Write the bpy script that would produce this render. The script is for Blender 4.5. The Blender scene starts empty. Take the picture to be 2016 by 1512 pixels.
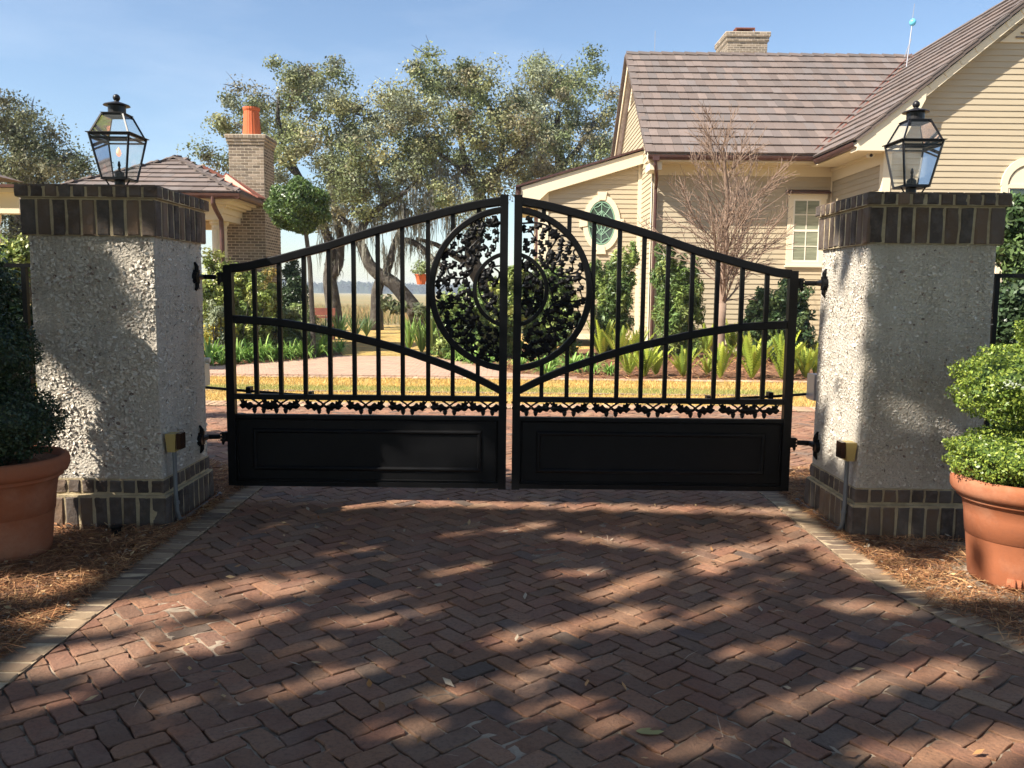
import bpy, math, random
import numpy as np
from mathutils import Vector, Matrix
random.seed(7); rng = np.random.default_rng(11)
R = math.radians; PI = math.pi
sc = bpy.context.scene; col = sc.collection

# ------------------------------------------------------------------ camera model
CH, CP, CR, CF = 1.6, R(6.23), R(.6), 1630.0
def ray(x, y):
    a = (x-1008)/CF; b = -(y-756)/CF
    r = a*math.cos(CR)-b*math.sin(CR); u = a*math.sin(CR)+b*math.cos(CR)
    return (r, math.cos(CP)+u*math.sin(CP), -math.sin(CP)+u*math.cos(CP))
def at(x, y, Y):            # real point at distance Y seen at photo position x,y
    d = ray(x, y); t = Y/d[1]; return Vector((d[0]*t, Y, CH+d[2]*t))
def gr(x, y, z=0.0):        # point of the ground
    d = ray(x, y); t = (z-CH)/d[2]; return (d[0]*t, d[1]*t)

# ------------------------------------------------------------------ object helpers
OFF = {}
def link(o, parent=None):
    col.objects.link(o)
    if parent is not None: o.parent = parent
    return o
def tag(o, label=None, cat=None, group=None, kind=None):
    if label: o['label'] = label
    if cat: o['category'] = cat
    if group: o['group'] = group
    if kind: o['kind'] = kind
    return o
def thing(name, loc, label, cat, group=None):
    o = bpy.data.objects.new(name, None); o.location = loc; o.empty_display_size = .2
    link(o); OFF[o.name] = Vector(loc); return tag(o, label, cat, group)
def copy_tree(o, parent=None):
    c = o.copy(); col.objects.link(c); c.parent = parent
    OFF[c.name] = OFF.get(o.name, Vector())
    for k in [k for k in o.children]: copy_tree(k, c)
    return c
def put(o, loc, label, rz=0, s=None):
    o.location = loc; o.rotation_euler.z = rz; o['label'] = label
    if s: o.scale = (s, s, s) if not isinstance(s, tuple) else s
    return o
ORD = ['first','second','third','fourth','fifth','sixth','seventh','eighth','ninth','tenth','eleventh','twelfth','thirteenth','fourteenth','fifteenth','sixteenth','seventeenth','eighteenth','nineteenth','twentieth']

class MB:
    def __init__(s, T=None): s.v=[]; s.f=[]; s.m=[]; s.c=[]; s.np=[]; s.T=T; s.col=(1,1,1); s.mi=0; s.usec=False
    def av(s, p):
        if s.T: p = s.T(p)
        s.v.append((p[0], p[1], p[2])); return len(s.v)-1
    def face(s, idx):
        s.f.append(tuple(idx)); s.m.append(s.mi); s.c.append(s.col)
    def poly(s, pts): s.face([s.av(p) for p in pts])
    def box(s, x0, x1, y0, y1, z0, z1):
        i = [s.av(p) for p in ((x0,y0,z0),(x1,y0,z0),(x1,y1,z0),(x0,y1,z0),(x0,y0,z1),(x1,y0,z1),(x1,y1,z1),(x0,y1,z1))]
        for q in ((0,3,2,1),(4,5,6,7),(0,1,5,4),(1,2,6,5),(2,3,7,6),(3,0,4,7)): s.face([i[k] for k in q])
    def obox(s, o, a, b, c):   # box from corner o with edge vectors a,b,c (right handed)
        o=Vector(o);a=Vector(a);b=Vector(b);c=Vector(c)
        i=[s.av(p) for p in (o,o+a,o+a+b,o+b,o+c,o+a+c,o+a+b+c,o+b+c)]
        for q in ((0,3,2,1),(4,5,6,7),(0,1,5,4),(1,2,6,5),(2,3,7,6),(3,0,4,7)): s.face([i[k] for k in q])
    def prism(s, pts, d):      # planar loop of 3d points, extruded along d
        d=Vector(d); n=len(pts); a=[s.av(Vector(p)) for p in pts]; b=[s.av(Vector(p)+d) for p in pts]
        s.face(a[::-1]); s.face(b)
        for k in range(n): s.face((a[k],a[(k+1)%n],b[(k+1)%n],b[k]))
    def ring(s, outer, inner, d):   # extruded band between two loops
        d=Vector(d); n=len(outer)
        A=[s.av(Vector(p)) for p in outer];B=[s.av(Vector(p)) for p in inner]
        C=[s.av(Vector(p)+d) for p in outer];D=[s.av(Vector(p)+d) for p in inner]
        for k in range(n):
            j=(k+1)%n
            s.face((A[k],B[k],B[j],A[j])); s.face((C[k],C[j],D[j],D[k])); s.face((A[k],A[j],C[j],C[k])); s.face((B[k],D[k],D[j],B[j]))
    def tube(s, pts, rad, n=8, cap=True):
        pts=[Vector(p) for p in pts]
        if not hasattr(rad,'__len__'): rad=[rad]*len(pts)
        t0=(pts[1]-pts[0]).normalized(); up=Vector((0,0,1)) if abs(t0.z)<.9 else Vector((1,0,0))
        nrm=t0.cross(up).normalized(); rings=[]
        for k,p in enumerate(pts):
            t=(pts[min(k+1,len(pts)-1)]-pts[max(k-1,0)]).normalized()
            nrm=(nrm-t*nrm.dot(t)); nrm = nrm.normalized() if nrm.length>1e-6 else t.orthogonal().normalized()
            b=t.cross(nrm)
            rings.append([s.av(p+nrm*(rad[k]*math.cos(2*PI*j/n))+b*(rad[k]*math.sin(2*PI*j/n))) for j in range(n)])
        for k in range(len(rings)-1):
            for j in range(n): s.face((rings[k][j],rings[k][(j+1)%n],rings[k+1][(j+1)%n],rings[k+1][j]))
        if cap: s.face(rings[0][::-1]); s.face(rings[-1])
    def lathe(s, prof, c, n=32):
        rings=[[s.av((c[0]+r*math.cos(2*PI*j/n),c[1]+r*math.sin(2*PI*j/n),c[2]+z)) for j in range(n)] for r,z in prof]
        for k in range(len(rings)-1):
            for j in range(n): s.face((rings[k][j],rings[k][(j+1)%n],rings[k+1][(j+1)%n],rings[k+1][j]))
    def arr(s, V, F, C):       # numpy quads
        s.np.append((V,F,C))
    def build(s, name, mats, parent=None, smooth=False):
        off=Vector()
        p=parent
        while p is not None: off=off+OFF.get(p.name,Vector()); p=p.parent
        V=np.array(s.v,dtype=np.float32).reshape(-1,3)
        me=bpy.data.meshes.new(name)
        loops=[];starts=[];tot=0;mi=list(s.m)
        for f in s.f: starts.append(tot); tot+=len(f); loops.extend(f)
        C=np.array(s.c,dtype=np.float32).reshape(-1,3)
        loops=np.array(loops,dtype=np.int32); starts=np.array(starts,dtype=np.int32); mi=np.array(mi,dtype=np.int32)
        for (v,f,c) in s.np:
            b=len(V); V=np.vstack([V,v.astype(np.float32)]) if len(V) else v.astype(np.float32)
            k=f.shape[1]; starts=np.concatenate([starts,tot+np.arange(len(f))*k]).astype(np.int32); tot+=len(f)*k
            loops=np.concatenate([loops,(f+b).ravel()]).astype(np.int32)
            C=np.vstack([C,c.astype(np.float32)]) if len(C) else c.astype(np.float32)
            mi=np.concatenate([mi,np.zeros(len(f),np.int32)]).astype(np.int32)
        V=V-np.array(off,dtype=np.float32)
        me.vertices.add(len(V)); me.vertices.foreach_set('co',np.ascontiguousarray(V).ravel())
        me.loops.add(len(loops)); me.loops.foreach_set('vertex_index',loops)
        me.polygons.add(len(starts)); me.polygons.foreach_set('loop_start',starts)
        me.polygons.foreach_set('material_index',mi)
        me.polygons.foreach_set('use_smooth',np.full(len(starts),bool(smooth)))
        a=me.attributes.new('Col','FLOAT_COLOR','FACE')
        a.data.foreach_set('color',np.hstack([C,np.ones((len(C),1),np.float32)]).ravel().astype(np.float32))
        me.update(calc_edges=True)
        for m in (mats if isinstance(mats,(list,tuple)) else [mats]): me.materials.append(m)
        o=bpy.data.objects.new(name,me); link(o,parent)
        if s.T and getattr(s.T,'flip',False): me.flip_normals()
        return o

# ------------------------------------------------------------------ materials
def mat(name, base=(.5,.5,.5), rough=.7, attr=False, noise=None, bump=None, spec=.3, metal=0, trans=0, emit=None, noise2=None, coat=0):
    m=bpy.data.materials.new(name); m.use_nodes=True; nt=m.node_tree; N=nt.nodes; L=nt.links
    b=N['Principled BSDF']; b.inputs['Roughness'].default_value=rough; b.inputs['Metallic'].default_value=metal
    b.inputs['Specular IOR Level'].default_value=spec; b.inputs['Base Color'].default_value=(*base,1)
    if coat: b.inputs['Coat Weight'].default_value=coat
    tc=N.new('ShaderNodeTexCoord'); src=None
    if attr:
        a=N.new('ShaderNodeAttribute'); a.attribute_name='Col'
        mx=N.new('ShaderNodeMix'); mx.data_type='RGBA'; mx.blend_type='MULTIPLY'; mx.inputs[0].default_value=1
        L.new(a.outputs['Color'],mx.inputs[6]); mx.inputs[7].default_value=(*base,1); src=mx.outputs[2]
    for nz in (noise,noise2):
        if not nz: continue
        sc_,lo,hi,c2,amt=nz     # scale, ramp lo, hi, second colour, amount
        n=N.new('ShaderNodeTexNoise'); n.inputs['Scale'].default_value=sc_ if not isinstance(sc_,tuple) else 1; n.inputs['Detail'].default_value=6; n.inputs['Roughness'].default_value=.65
        if isinstance(sc_,tuple):
            mp=N.new('ShaderNodeMapping'); mp.inputs['Scale'].default_value=sc_; L.new(tc.outputs['Object'],mp.inputs[0]); L.new(mp.outputs[0],n.inputs['Vector'])
        else: L.new(tc.outputs['Object'],n.inputs['Vector'])
        rp=N.new('ShaderNodeMapRange'); rp.inputs[1].default_value=lo; rp.inputs[2].default_value=hi; rp.inputs[4].default_value=amt
        L.new(n.outputs[0],rp.inputs[0])
        mx=N.new('ShaderNodeMix'); mx.data_type='RGBA'; L.new(rp.outputs[0],mx.inputs[0])
        if src is not None: L.new(src,mx.inputs[6])
        else: mx.inputs[6].default_value=(*base,1)
        mx.inputs[7].default_value=(*c2,1); src=mx.outputs[2]
    if src is not None: L.new(src,b.inputs['Base Color'])
    if bump:
        bl=bump if isinstance(bump,list) else [bump]; prev=None
        for (typ,sc_,st,dist) in bl:
            if typ=='v': n=N.new('ShaderNodeTexVoronoi')
            else: n=N.new('ShaderNodeTexNoise'); n.inputs['Detail'].default_value=8; n.inputs['Roughness'].default_value=.7
            n.inputs['Scale'].default_value=sc_; L.new(tc.outputs['Object'],n.inputs['Vector'])
            bp=N.new('ShaderNodeBump'); bp.inputs['Strength'].default_value=st; bp.inputs['Distance'].default_value=dist
            L.new(n.outputs[0],bp.inputs['Height'])
            if prev: L.new(prev,bp.inputs['Normal'])
            prev=bp.outputs[0]
        L.new(prev,b.inputs['Normal'])
    if emit: b.inputs['Emission Color'].default_value=(*emit[0],1); b.inputs['Emission Strength'].default_value=emit[1]
    if trans:
        t=N.new('ShaderNodeBsdfTranslucent'); ms=N.new('ShaderNodeMixShader'); ms.inputs[0].default_value=trans
        if src is not None: L.new(src,t.inputs[0])
        else: t.inputs[0].default_value=(*base,1)
        L.new(b.outputs[0],ms.inputs[1]); L.new(t.outputs[0],ms.inputs[2]); L.new(ms.outputs[0],N['Material Output'].inputs[0])
    return m
def glassmat(name, tint=(.97,.985,.985), gloss=.06):
    m=bpy.data.materials.new(name); m.use_nodes=True; nt=m.node_tree; N=nt.nodes; L=nt.links
    N.remove(N['Principled BSDF']); t=N.new('ShaderNodeBsdfTransparent'); t.inputs[0].default_value=(*tint,1)
    g=N.new('ShaderNodeBsdfGlossy'); g.inputs['Roughness'].default_value=.03; f=N.new('ShaderNodeFresnel'); f.inputs[0].default_value=1.45
    d=N.new('ShaderNodeBsdfDiffuse'); d.inputs[0].default_value=(.7,.75,.78,1)
    m1=N.new('ShaderNodeMixShader'); L.new(f.outputs[0],m1.inputs[0]); L.new(t.outputs[0],m1.inputs[1]); L.new(g.outputs[0],m1.inputs[2])
    m2=N.new('ShaderNodeMixShader'); m2.inputs[0].default_value=gloss; L.new(m1.outputs[0],m2.inputs[1]); L.new(d.outputs[0],m2.inputs[2])
    L.new(m2.outputs[0],N['Material Output'].inputs[0]); return m
M={}
M['iron']=mat('black_iron',(.0045,.0045,.005),.42,bump=('n',120,.2,.002),spec=.16,noise=(9,.45,.75,(.009,.009,.010),.5))
M['pave']=mat('paver_brick',(1,1,1),.85,attr=True,noise=(2.4,.44,.68,(.29,.195,.135),.55),noise2=(55,.48,.75,(.075,.05,.04),.6),bump=[('n',17,.8,.020),('n',75,.7,.006),('n',220,.5,.002)])
M['sand']=mat('joint_sand',(.40,.32,.235),.95,noise=(3,.44,.58,(.06,.045,.035),.9),noise2=(60,.4,.7,(.3,.2,.13),.4),bump=('n',90,.6,.006))
M['bbrick']=mat('border_brick',(1,1,1),.9,attr=True,noise=(18,.45,.75,(.30,.22,.14),.6),bump=[('n',40,.6,.008)])
M['bsand']=mat('border_mortar',(.54,.42,.27),.95,noise=(7,.42,.62,(.17,.11,.07),.85),bump=('n',90,.6,.006))
M['pbrick']=mat('dark_pillar_brick',(1,1,1),.85,attr=True,noise=(11,.46,.72,(.17,.145,.13),.65),noise2=(40,.52,.78,(.20,.12,.07),.45),bump=[('n',22,.9,.012),('n',110,.6,.004)])
M['mortar']=mat('tan_mortar',(.50,.41,.26),.95,noise=(12,.4,.7,(.27,.21,.13),.75),bump=('n',70,.9,.01))
M['stucco']=mat('tabby_stucco',(.66,.60,.51),.92,noise=((5,5,1.1),.44,.7,(.50,.44,.35),.75),noise2=(85,.66,.74,(.20,.16,.13),.8),bump=[('v',60,.9,.014),('n',55,1,.018),('n',9,.5,.03)])
M['shell']=mat('oyster_shell',(1,1,1),.8,attr=True,spec=.2)
M['terra']=mat('terracotta',(.34,.115,.052),.85,noise=(2.6,.47,.70,(.44,.215,.13),.8),noise2=(22,.5,.8,(.24,.09,.05),.6),bump=('n',60,.3,.004))
M['leaf']=mat('foliage',(1,1,1),.5,attr=True,trans=.28,spec=.25)
M['leafg']=mat('glossy_foliage',(1,1,1),.38,attr=True,trans=.18,spec=.4)
M['moss']=mat('spanish_moss',(1,1,1),.9,attr=True,trans=.3,spec=.05)
M['bark']=mat('oak_bark',(.06,.05,.042),.95,noise=(3,.47,.66,(.16,.145,.12),.8),bump=[('n',14,1,.06),('n',50,.8,.02)])
M['bark2']=mat('pale_bark',(.27,.185,.135),.85,noise=(9,.4,.7,(.20,.14,.10),.6),bump=('n',60,.5,.01))
M['straw']=mat('pine_straw_needle',(1,1,1),.8,attr=True,spec=.2)
M['mulch']=mat('pine_straw_bed',(.20,.095,.05),.95,noise=(30,.4,.7,(.30,.16,.09),.8),noise2=(90,.5,.75,(.06,.03,.02),.8),bump=[('n',45,1,.03)])
M['lawn']=mat('dormant_lawn',(.66,.44,.13),.95,noise=(2.2,.42,.6,(.38,.27,.11),.85),noise2=(26,.48,.7,(.24,.16,.06),.7),bump=('n',70,1,.04))
M['lawng']=mat('greenish_lawn',(.36,.33,.10),.95,noise=(2.5,.4,.65,(.50,.38,.13),.8),noise2=(40,.5,.75,(.18,.16,.05),.6),bump=('n',70,1,.04))
M['siding']=mat('beige_siding',(.465,.388,.268),.6,noise=((.8,.8,5),.38,.68,(.40,.33,.225),.65),bump=('n',14,.12,.004))
M['trim']=mat('cream_trim',(.76,.66,.48),.5,bump=('n',20,.08,.003))
M['tile']=mat('roof_tile',(1,1,1),.75,attr=True,noise=(5,.4,.75,(.15,.115,.10),.45),bump=('n',40,.4,.006))
M['copper']=mat('copper_gutter',(.15,.075,.06),.4,metal=.6,spec=.5,noise=(7,.4,.7,(.09,.05,.05),.7))
M['flash']=mat('copper_flashing',(.27,.10,.065),.5,metal=.3,noise=(5,.4,.7,(.17,.07,.06),.7))
M['cbrick']=mat('chimney_brick',(1,1,1),.9,attr=True,noise=(20,.5,.8,(.35,.27,.2),.5),bump=('n',40,.5,.006))
M['cmortar']=mat('pale_mortar',(.58,.49,.37),.95,bump=('n',60,.5,.006))
M['orange']=mat('orange_clay',(.55,.13,.045),.7,noise=(12,.4,.7,(.45,.10,.035),.6))
M['white']=mat('white_paint',(.78,.72,.60),.5)
M['green']=mat('pale_green_sash',(.22,.38,.26),.5)
M['pane']=mat('window_pane',(.26,.28,.20),.08,spec=.8,noise=((1,1,16),.42,.58,(.14,.16,.11),.8))  # dark streaks in the colour stand in for reflected shutters
M['pane2']=mat('window_pane_dark',(.05,.07,.05),.06,spec=.8)
M['louver']=mat('louver_dark',(.25,.19,.13),.8)
M['lglass']=glassmat('lantern_glass')
M['lamp']=mat('lantern_metal',(.012,.011,.013),.4,spec=.4,bump=('n',60,.15,.002))
M['flame']=mat('gas_flame',(1,.4,.2),.5,emit=((1,.30,.20),.9))
M['gold']=mat('brass_yellow_paint',(.46,.34,.12),.45,spec=.4)
M['lens']=mat('dark_lens',(.04,.02,.012),.2)
M['conduit']=mat('grey_conduit',(.15,.16,.165),.45,spec=.4)
M['acorn']=mat('acorn',(.22,.12,.055),.45)
M['dry']=mat('dry_leaf',(1,1,1),.7,attr=True,trans=.15)
M['blueball']=mat('pale_blue_glass',(.15,.55,.75),.25)
M['steel']=mat('galvanised_steel',(.45,.45,.47),.4,metal=.6)
M['path']=mat('path_brick',(1,1,1),.9,attr=True,noise=(9,.45,.7,(.50,.36,.27),.5),bump=('n',40,.5,.006))
M['marsh']=mat('marsh_grass',(.30,.23,.10),.95,noise=(.02,.42,.6,(.20,.21,.09),.8),noise2=((.06,.5,.5),.45,.7,(.42,.28,.14),.7),bump=('n',3,1,.3))
M['far']=mat('far_woods',(.045,.065,.04),.95,bump=('n',.4,1,2))

def cvar(base, n, j=.25, hue=.06):
    b=np.array(base); k=1+j*rng.normal(size=(n,1)); h=1+hue*rng.normal(size=(n,3))
    return np.clip(b*k.clip(.35,2.2)*h,.003,1)

# ------------------------------------------------------------------ foliage helpers
def quads(P, A, B, C):      # diamonds at P with half axes A,B
    n=len(P); V=np.empty((n,4,3)); V[:,0]=P-A; V[:,1]=P+B-A*.1; V[:,2]=P+A; V[:,3]=P-B-A*.1
    return V.reshape(-1,3), np.arange(4*n).reshape(n,4), C
def unit(v): return v/np.maximum(np.linalg.norm(v,axis=1,keepdims=True),1e-6)
def leaves(P, N, size, aspect, C, spread=.7):
    n=len(P); nn=unit(N+spread*rng.normal(size=(n,3))); r=rng.normal(size=(n,3))
    a=unit(np.cross(nn,r)); b=np.cross(nn,a); s=size*(.6+.8*rng.random((n,1)))
    return quads(P,a*s*.5,b*s*.5*aspect,C)
def clumpcloud(centers, rad, per, size, aspect, cols, flat=.75, shell=.5):
    """leaf clumps: centers (k,3), rad (k,), colours (k,3)"""
    k=len(centers); idx=np.repeat(np.arange(k),per); n=len(idx)
    d=unit(rng.normal(size=(n,3))); rr=(rng.random((n,1))**shell)*rad[idx][:,None]
    off=d*rr; off[:,2]*=flat; P=centers[idx]+off
    C=cols[idx]*(1+.22*rng.normal(size=(n,1))).clip(.4,1.8)
    return leaves(P,d+np.array([0,0,.4]),size,aspect,np.clip(C,.004,1))
def hang(P, L, w, C):       # hanging strips (3 segments)
    n=len(P); ang=rng.random(n)*PI; s=np.stack([np.cos(ang),np.sin(ang),np.zeros(n)],1)*w/2
    V=np.empty((n,8,3)); dr=rng.normal(size=(n,3))*.05
    for k in range(4):
        t=k/3; c=P+np.stack([np.zeros(n),np.zeros(n),-L*t],1)+dr*math.sin(k*2.0); ww=[.5,1,.8,.12][k]
        V[:,2*k]=c-s*ww; V[:,2*k+1]=c+s*ww
    b=np.arange(n)[:,None]*8; F=np.concatenate([b+np.array([[2*k,2*k+1,2*k+3,2*k+2]]) for k in range(3)])
    return V.reshape(-1,3),F,np.vstack([C,C,C])
def skeleton(mb, paths, targets, r_tip=.012, twig=.5, wig=.12, n=6):
    """main limbs are given; every clump centre is joined by a bent branch to the nearest limb node"""
    nodes=[];
    for pts,rad in paths:
        P=[Vector(p) for p in pts]; dense=[];rr=[]
        for k in range(len(P)-1):
            m=max(2,int((P[k+1]-P[k]).length/.35))
            for j in range(m):
                t=j/m; q=P[k].lerp(P[k+1],t)+Vector(rng.normal(size=3)*wig*.25*rad[k]*2); dense.append(q); rr.append(rad[k]*(1-t)+rad[k+1]*t)
        dense.append(P[-1]); rr.append(rad[-1])
        # light smoothing
        sm=[dense[0]]+[(dense[i-1]+dense[i]*2+dense[i+1])/4 for i in range(1,len(dense)-1)]+[dense[-1]]
        mb.tube(sm,rr,n=10 if rad[0]>.08 else n)
        nodes+= [(q,r) for q,r in zip(sm,rr)]
    NP=np.array([list(q) for q,_ in nodes]); NR=np.array([r for _,r in nodes])
    if len(targets)==0: return
    d0=[float(np.min(np.linalg.norm(NP-t,axis=1))) for t in targets]
    for i in np.argsort(d0):
        t=targets[i]; d=np.linalg.norm(NP-t,axis=1)+ (NP[:,2]>t[2]+.2)*.6; j=int(np.argmin(d)); a=Vector(NP[j]); b=Vector(t)
        L=(b-a).length; m=max(2,int(L/.3)); r0=min(NR[j]*.7, r_tip+.016*L); 
        side=Vector(rng.normal(size=3)); side.z*=.5; pts=[];rr=[]
        for k in range(m+1):
            s=k/m; q=a.lerp(b,s)+side*(wig*L*math.sin(PI*s)*.5)+Vector((0,0,-1))*(.10*L*math.sin(PI*s)*(1 if b.z<a.z else -.6))
            if 0<k<m: q+=Vector(rng.normal(size=3))*.03*min(L,1.5)
            pts.append(q); rr.append(r0*(1-s)+r_tip*.6*s)
        mb.tube(pts,rr,n=5,cap=False)
        NP=np.vstack([NP,[list(q) for q in pts[1:]]]); NR=np.concatenate([NR,rr[1:]])
def in_ellipsoids(E, dens):
    out=[]
    for (c,r) in E:
        vol=4.19*r[0]*r[1]*r[2]; k=max(3,int(vol*dens)); d=unit(rng.normal(size=(k,3)))*(rng.random((k,1))**.45)
        out.append(np.array(c)+d*np.array(r))
    return np.vstack(out)
def blob(mb, c, r, n=10, jit=.06):    # lumpy ellipsoid core
    rings=[]
    for i in range(1,n):
        th=PI*i/n; rings.append([mb.av((c[0]+r[0]*math.sin(th)*math.cos(2*PI*j/n/1)*(1+jit*random.gauss(0,1)),c[1]+r[1]*math.sin(th)*math.sin(2*PI*j/n)*(1+jit*random.gauss(0,1)),c[2]+r[2]*math.cos(th))) for j in range(n)])
    t=mb.av((c[0],c[1],c[2]+r[2])); b=mb.av((c[0],c[1],c[2]-r[2]))
    for k in range(len(rings)-1):
        for j in range(n): mb.face((rings[k][j],rings[k+1][j],rings[k+1][(j+1)%n],rings[k][(j+1)%n]))
    for j in range(n): mb.face((t,rings[0][j],rings[0][(j+1)%n])); mb.face((b,rings[-1][(j+1)%n],rings[-1][j]))

# ================================================================== SETTING
def sheet(name, pts, z, m, T=None):
    mb=MB(); mb.poly([(p[0],p[1],z) for p in pts]); o=mb.build(name,m); return tag(o,kind='structure')
sheet('ground',[(-1500,-200),(1500,-200),(1500,1500),(-1500,1500)],-.05,M['marsh'])
sheet('marsh',[(-400,41),(400,41),(900,1200),(-900,1200)],-.044,M['marsh'])
# garden soil under the beds and lawn
def gridsheet(name,x0,x1,y0,y1,z,m,amp,step=.12,hole=None):
    nx=int((x1-x0)/step)+1; ny=int((y1-y0)/step)+1
    X,Y=np.meshgrid(np.linspace(x0,x1,nx),np.linspace(y0,y1,ny)); Z=z+amp*(np.sin(X*2.1+1.3)*np.cos(Y*1.7)+.6*np.sin(X*5.3+Y*4.1))+amp*.6*rng.normal(size=X.shape)
    V=np.stack([X,Y,Z],-1).reshape(-1,3); i=np.arange(nx*ny).reshape(ny,nx)
    F=np.stack([i[:-1,:-1],i[:-1,1:],i[1:,1:],i[1:,:-1]],-1).reshape(-1,4)
    mb=MB(); mb.arr(V,F,np.ones((len(F),3))); return mb.build(name,m,smooth=True)
tag(gridsheet('mulch',-6.5,-2.26,1.2,8.0,-.005,M['mulch'],.006),kind='structure')
tag(gridsheet('mulch',2.27,6.5,1.2,8.0,-.018,M['mulch'],.006),kind='structure')
tag(gridsheet('mulch',-14,14,15.7,24.5,-.02,M['mulch'],.012,.25),kind='structure')
sheet('lawn',[(-14,11.95),(14,11.95),(14,13.25),(-14,13.25)],-.008,M['lawn'])
sheet('lawn',[(-14,13.35),(14,13.35),(14,14.1),(-14,14.1)],-.008,M['lawng'])
sheet('lawn',[(-14,14.1),(14,14.1),(14,15.35),(-14,15.35)],-.008,M['lawn'])
sheet('lawn',[(-14,24.5),(14,24.5),(16,41),(-18,41)],-.03,M['lawn'])
sheet('lawn',[(-3.9,19.4),(-2.0,19.4),(-1.5,25.0),(-5.4,25.0)],.022,M['lawn'])

PAL=[((.265,.132,.078),6),((.295,.152,.090),4),((.235,.120,.074),6),((.20,.110,.072),4),((.145,.098,.076),1.0),((.31,.18,.11),1.0),((.36,.27,.18),.2)]
PT=[]; 
for c,w in PAL: PT+=[c]*int(w*4)
def halfclip(poly, a, b, c):   # keep a*x+b*y<=c
    out=[]
    for i in range(len(poly)):
        p=poly[i]; q=poly[(i+1)%len(poly)]; dp=a*p[0]+b*p[1]-c; dq=a*q[0]+b*q[1]-c
        if dp<=0: out.append(p)
        if dp*dq<0: t=dp/(dp-dq); out.append((p[0]+(q[0]-p[0])*t,p[1]+(q[1]-p[1])*t))
    return out
def paver(mb, cx, cy, ang, L, W, z, clips, jit=.0034, dep=.03, tilt=.006):
    hl,hw=L/2,W/2; r=.005+random.random()**2*.011; pts=[]
    for sx,sy in ((1,1),(-1,1),(-1,-1),(1,-1)):
        a=(sx*(hl-r*.3),sy*(hw-r)),(sx*(hl-r),sy*(hw-r*.1))
        if sx*sy>0: pts+= [(sx*hl,sy*(hw-r)),(sx*(hl-r),sy*hw)]
        else: pts+= [(sx*(hl-r),sy*hw),(sx*hl,sy*(hw-r))]
        if sy==1 and sx==1: pts+= [(hl*.33,hw),(-hl*.33,hw)]
        if sy==-1 and sx==-1: pts+= [(-hl*.33,-hw),(hl*.33,-hw)]
    pts=[(x+random.gauss(0,jit),y+random.gauss(0,jit)) for x,y in pts]
    ca,sa=math.cos(ang),math.sin(ang)
    w=[(cx+x*ca-y*sa,cy+x*sa+y*ca) for x,y in pts]
    for c in clips:
        w=halfclip(w,*c)
        if len(w)<3: return
    mx=sum(p[0] for p in w)/len(w); my=sum(p[1] for p in w)/len(w)
    tx,ty=random.gauss(0,tilt)*1.0,random.gauss(0,tilt); zz=z+random.gauss(0,.0013)
    H=lambda x,y: zz+tx*(x-mx)*3+ty*(y-my)*3
    inn=[(mx+(x-mx)*.965,my+(y-my)*.94) for x,y in w]
    a=[mb.av((x,y,H(x,y))) for x,y in inn]; b=[mb.av((x,y,H(x,y)-.0035)) for x,y in w]; c=[mb.av((x,y,zz-dep)) for x,y in w]
    mb.face(a); n=len(w)
    for k in range(n):
        j=(k+1)%n; mb.face((b[k],b[j],a[j],a[k])); mb.face((c[k],c[j],b[j],b[k]))
def herring(mb, x0,x1,y0,y1, ang, w, gap, clipf, z=0, palette=PT, boost=1):
    ca,sa=math.cos(ang),math.sin(ang); rr=int(math.hypot(x1-x0,y1-y0)/w/1.6)+3; mx,my=(x0+x1)/2,(y0+y1)/2
    for i in range(-rr,rr):
        for j in range(-rr,rr):
            c=(i-j)%4
            if c not in (0,3): continue
            if c==0: u,v,hz=(i+1)*w,(j+.5)*w,0
            else: u,v,hz=(i+.5)*w,(j+1)*w,PI/2
            X=mx+u*ca-v*sa; Y=my+u*sa+v*ca
            if not(x0-.15<X<x1+.15 and y0-.15<Y<y1+.15): continue
            cl=clipf(X,Y)
            if cl is None: continue
            b=random.choice(palette); k=(.82+random.random()*.32)*boost
            mb.col=(b[0]*k,b[1]*k*(.95+random.random()*.1),b[2]*k)
            paver(mb,X+random.gauss(0,.001),Y+random.gauss(0,.001),ang+hz+random.gauss(0,.012),2*w-gap,w-gap,z,cl)
def bx(Y): return 2.03+ (max(0,4.75-Y)**1.75)*.22   # right border inner edge
def clipfront(X,Y):
    if X>0:
        e=bx(Y); d=(bx(Y+.05)-bx(Y-.05))/.1
        if X>e+.2: return None
        return [(1,-d,e-d*Y),(0,1,7.4)]
    if X<-2.25: return None
    return [(-1,0,2.03),(0,1,7.4)]
mb=MB(); herring(mb,-2.1,4.6,.9,7.4,R(41),.0975,.0088,clipfront)
herring(mb,-8,8,7.4,11.45,R(41),.1015,.007,lambda X,Y:[(0,-1,-7.4),(0,1,11.45)],boost=1.15)
mb.mi=1; mb.col=(1,1,1)
nx,ny=150,220; X,Y=np.meshgrid(np.linspace(-2.2,5.0,nx),np.linspace(.8,7.45,ny)); Z=-.0105+.003*rng.normal(size=X.shape)+.0045*np.sin(X*1.7+1)*np.sin(Y*2.3+2)+.003*np.sin(X*7+Y*5)
for i in range(ny-1): pass
V=np.stack([X,Y,Z],-1).reshape(-1,3); I=np.arange(nx*ny).reshape(ny,nx); F=np.stack([I[:-1,:-1],I[:-1,1:],I[1:,1:],I[1:,:-1]],-1).reshape(-1,4)
tag(mb.build('driveway',[M['pave'],M['sand']]),kind='structure')
mb=MB(); mb.arr(V,F,np.ones((len(F),3))); mb.box(-8,8,7.45,11.45,-.04,-.011); tag(mb.build('sand_bed',M['sand'],smooth=False),kind='structure')
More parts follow.
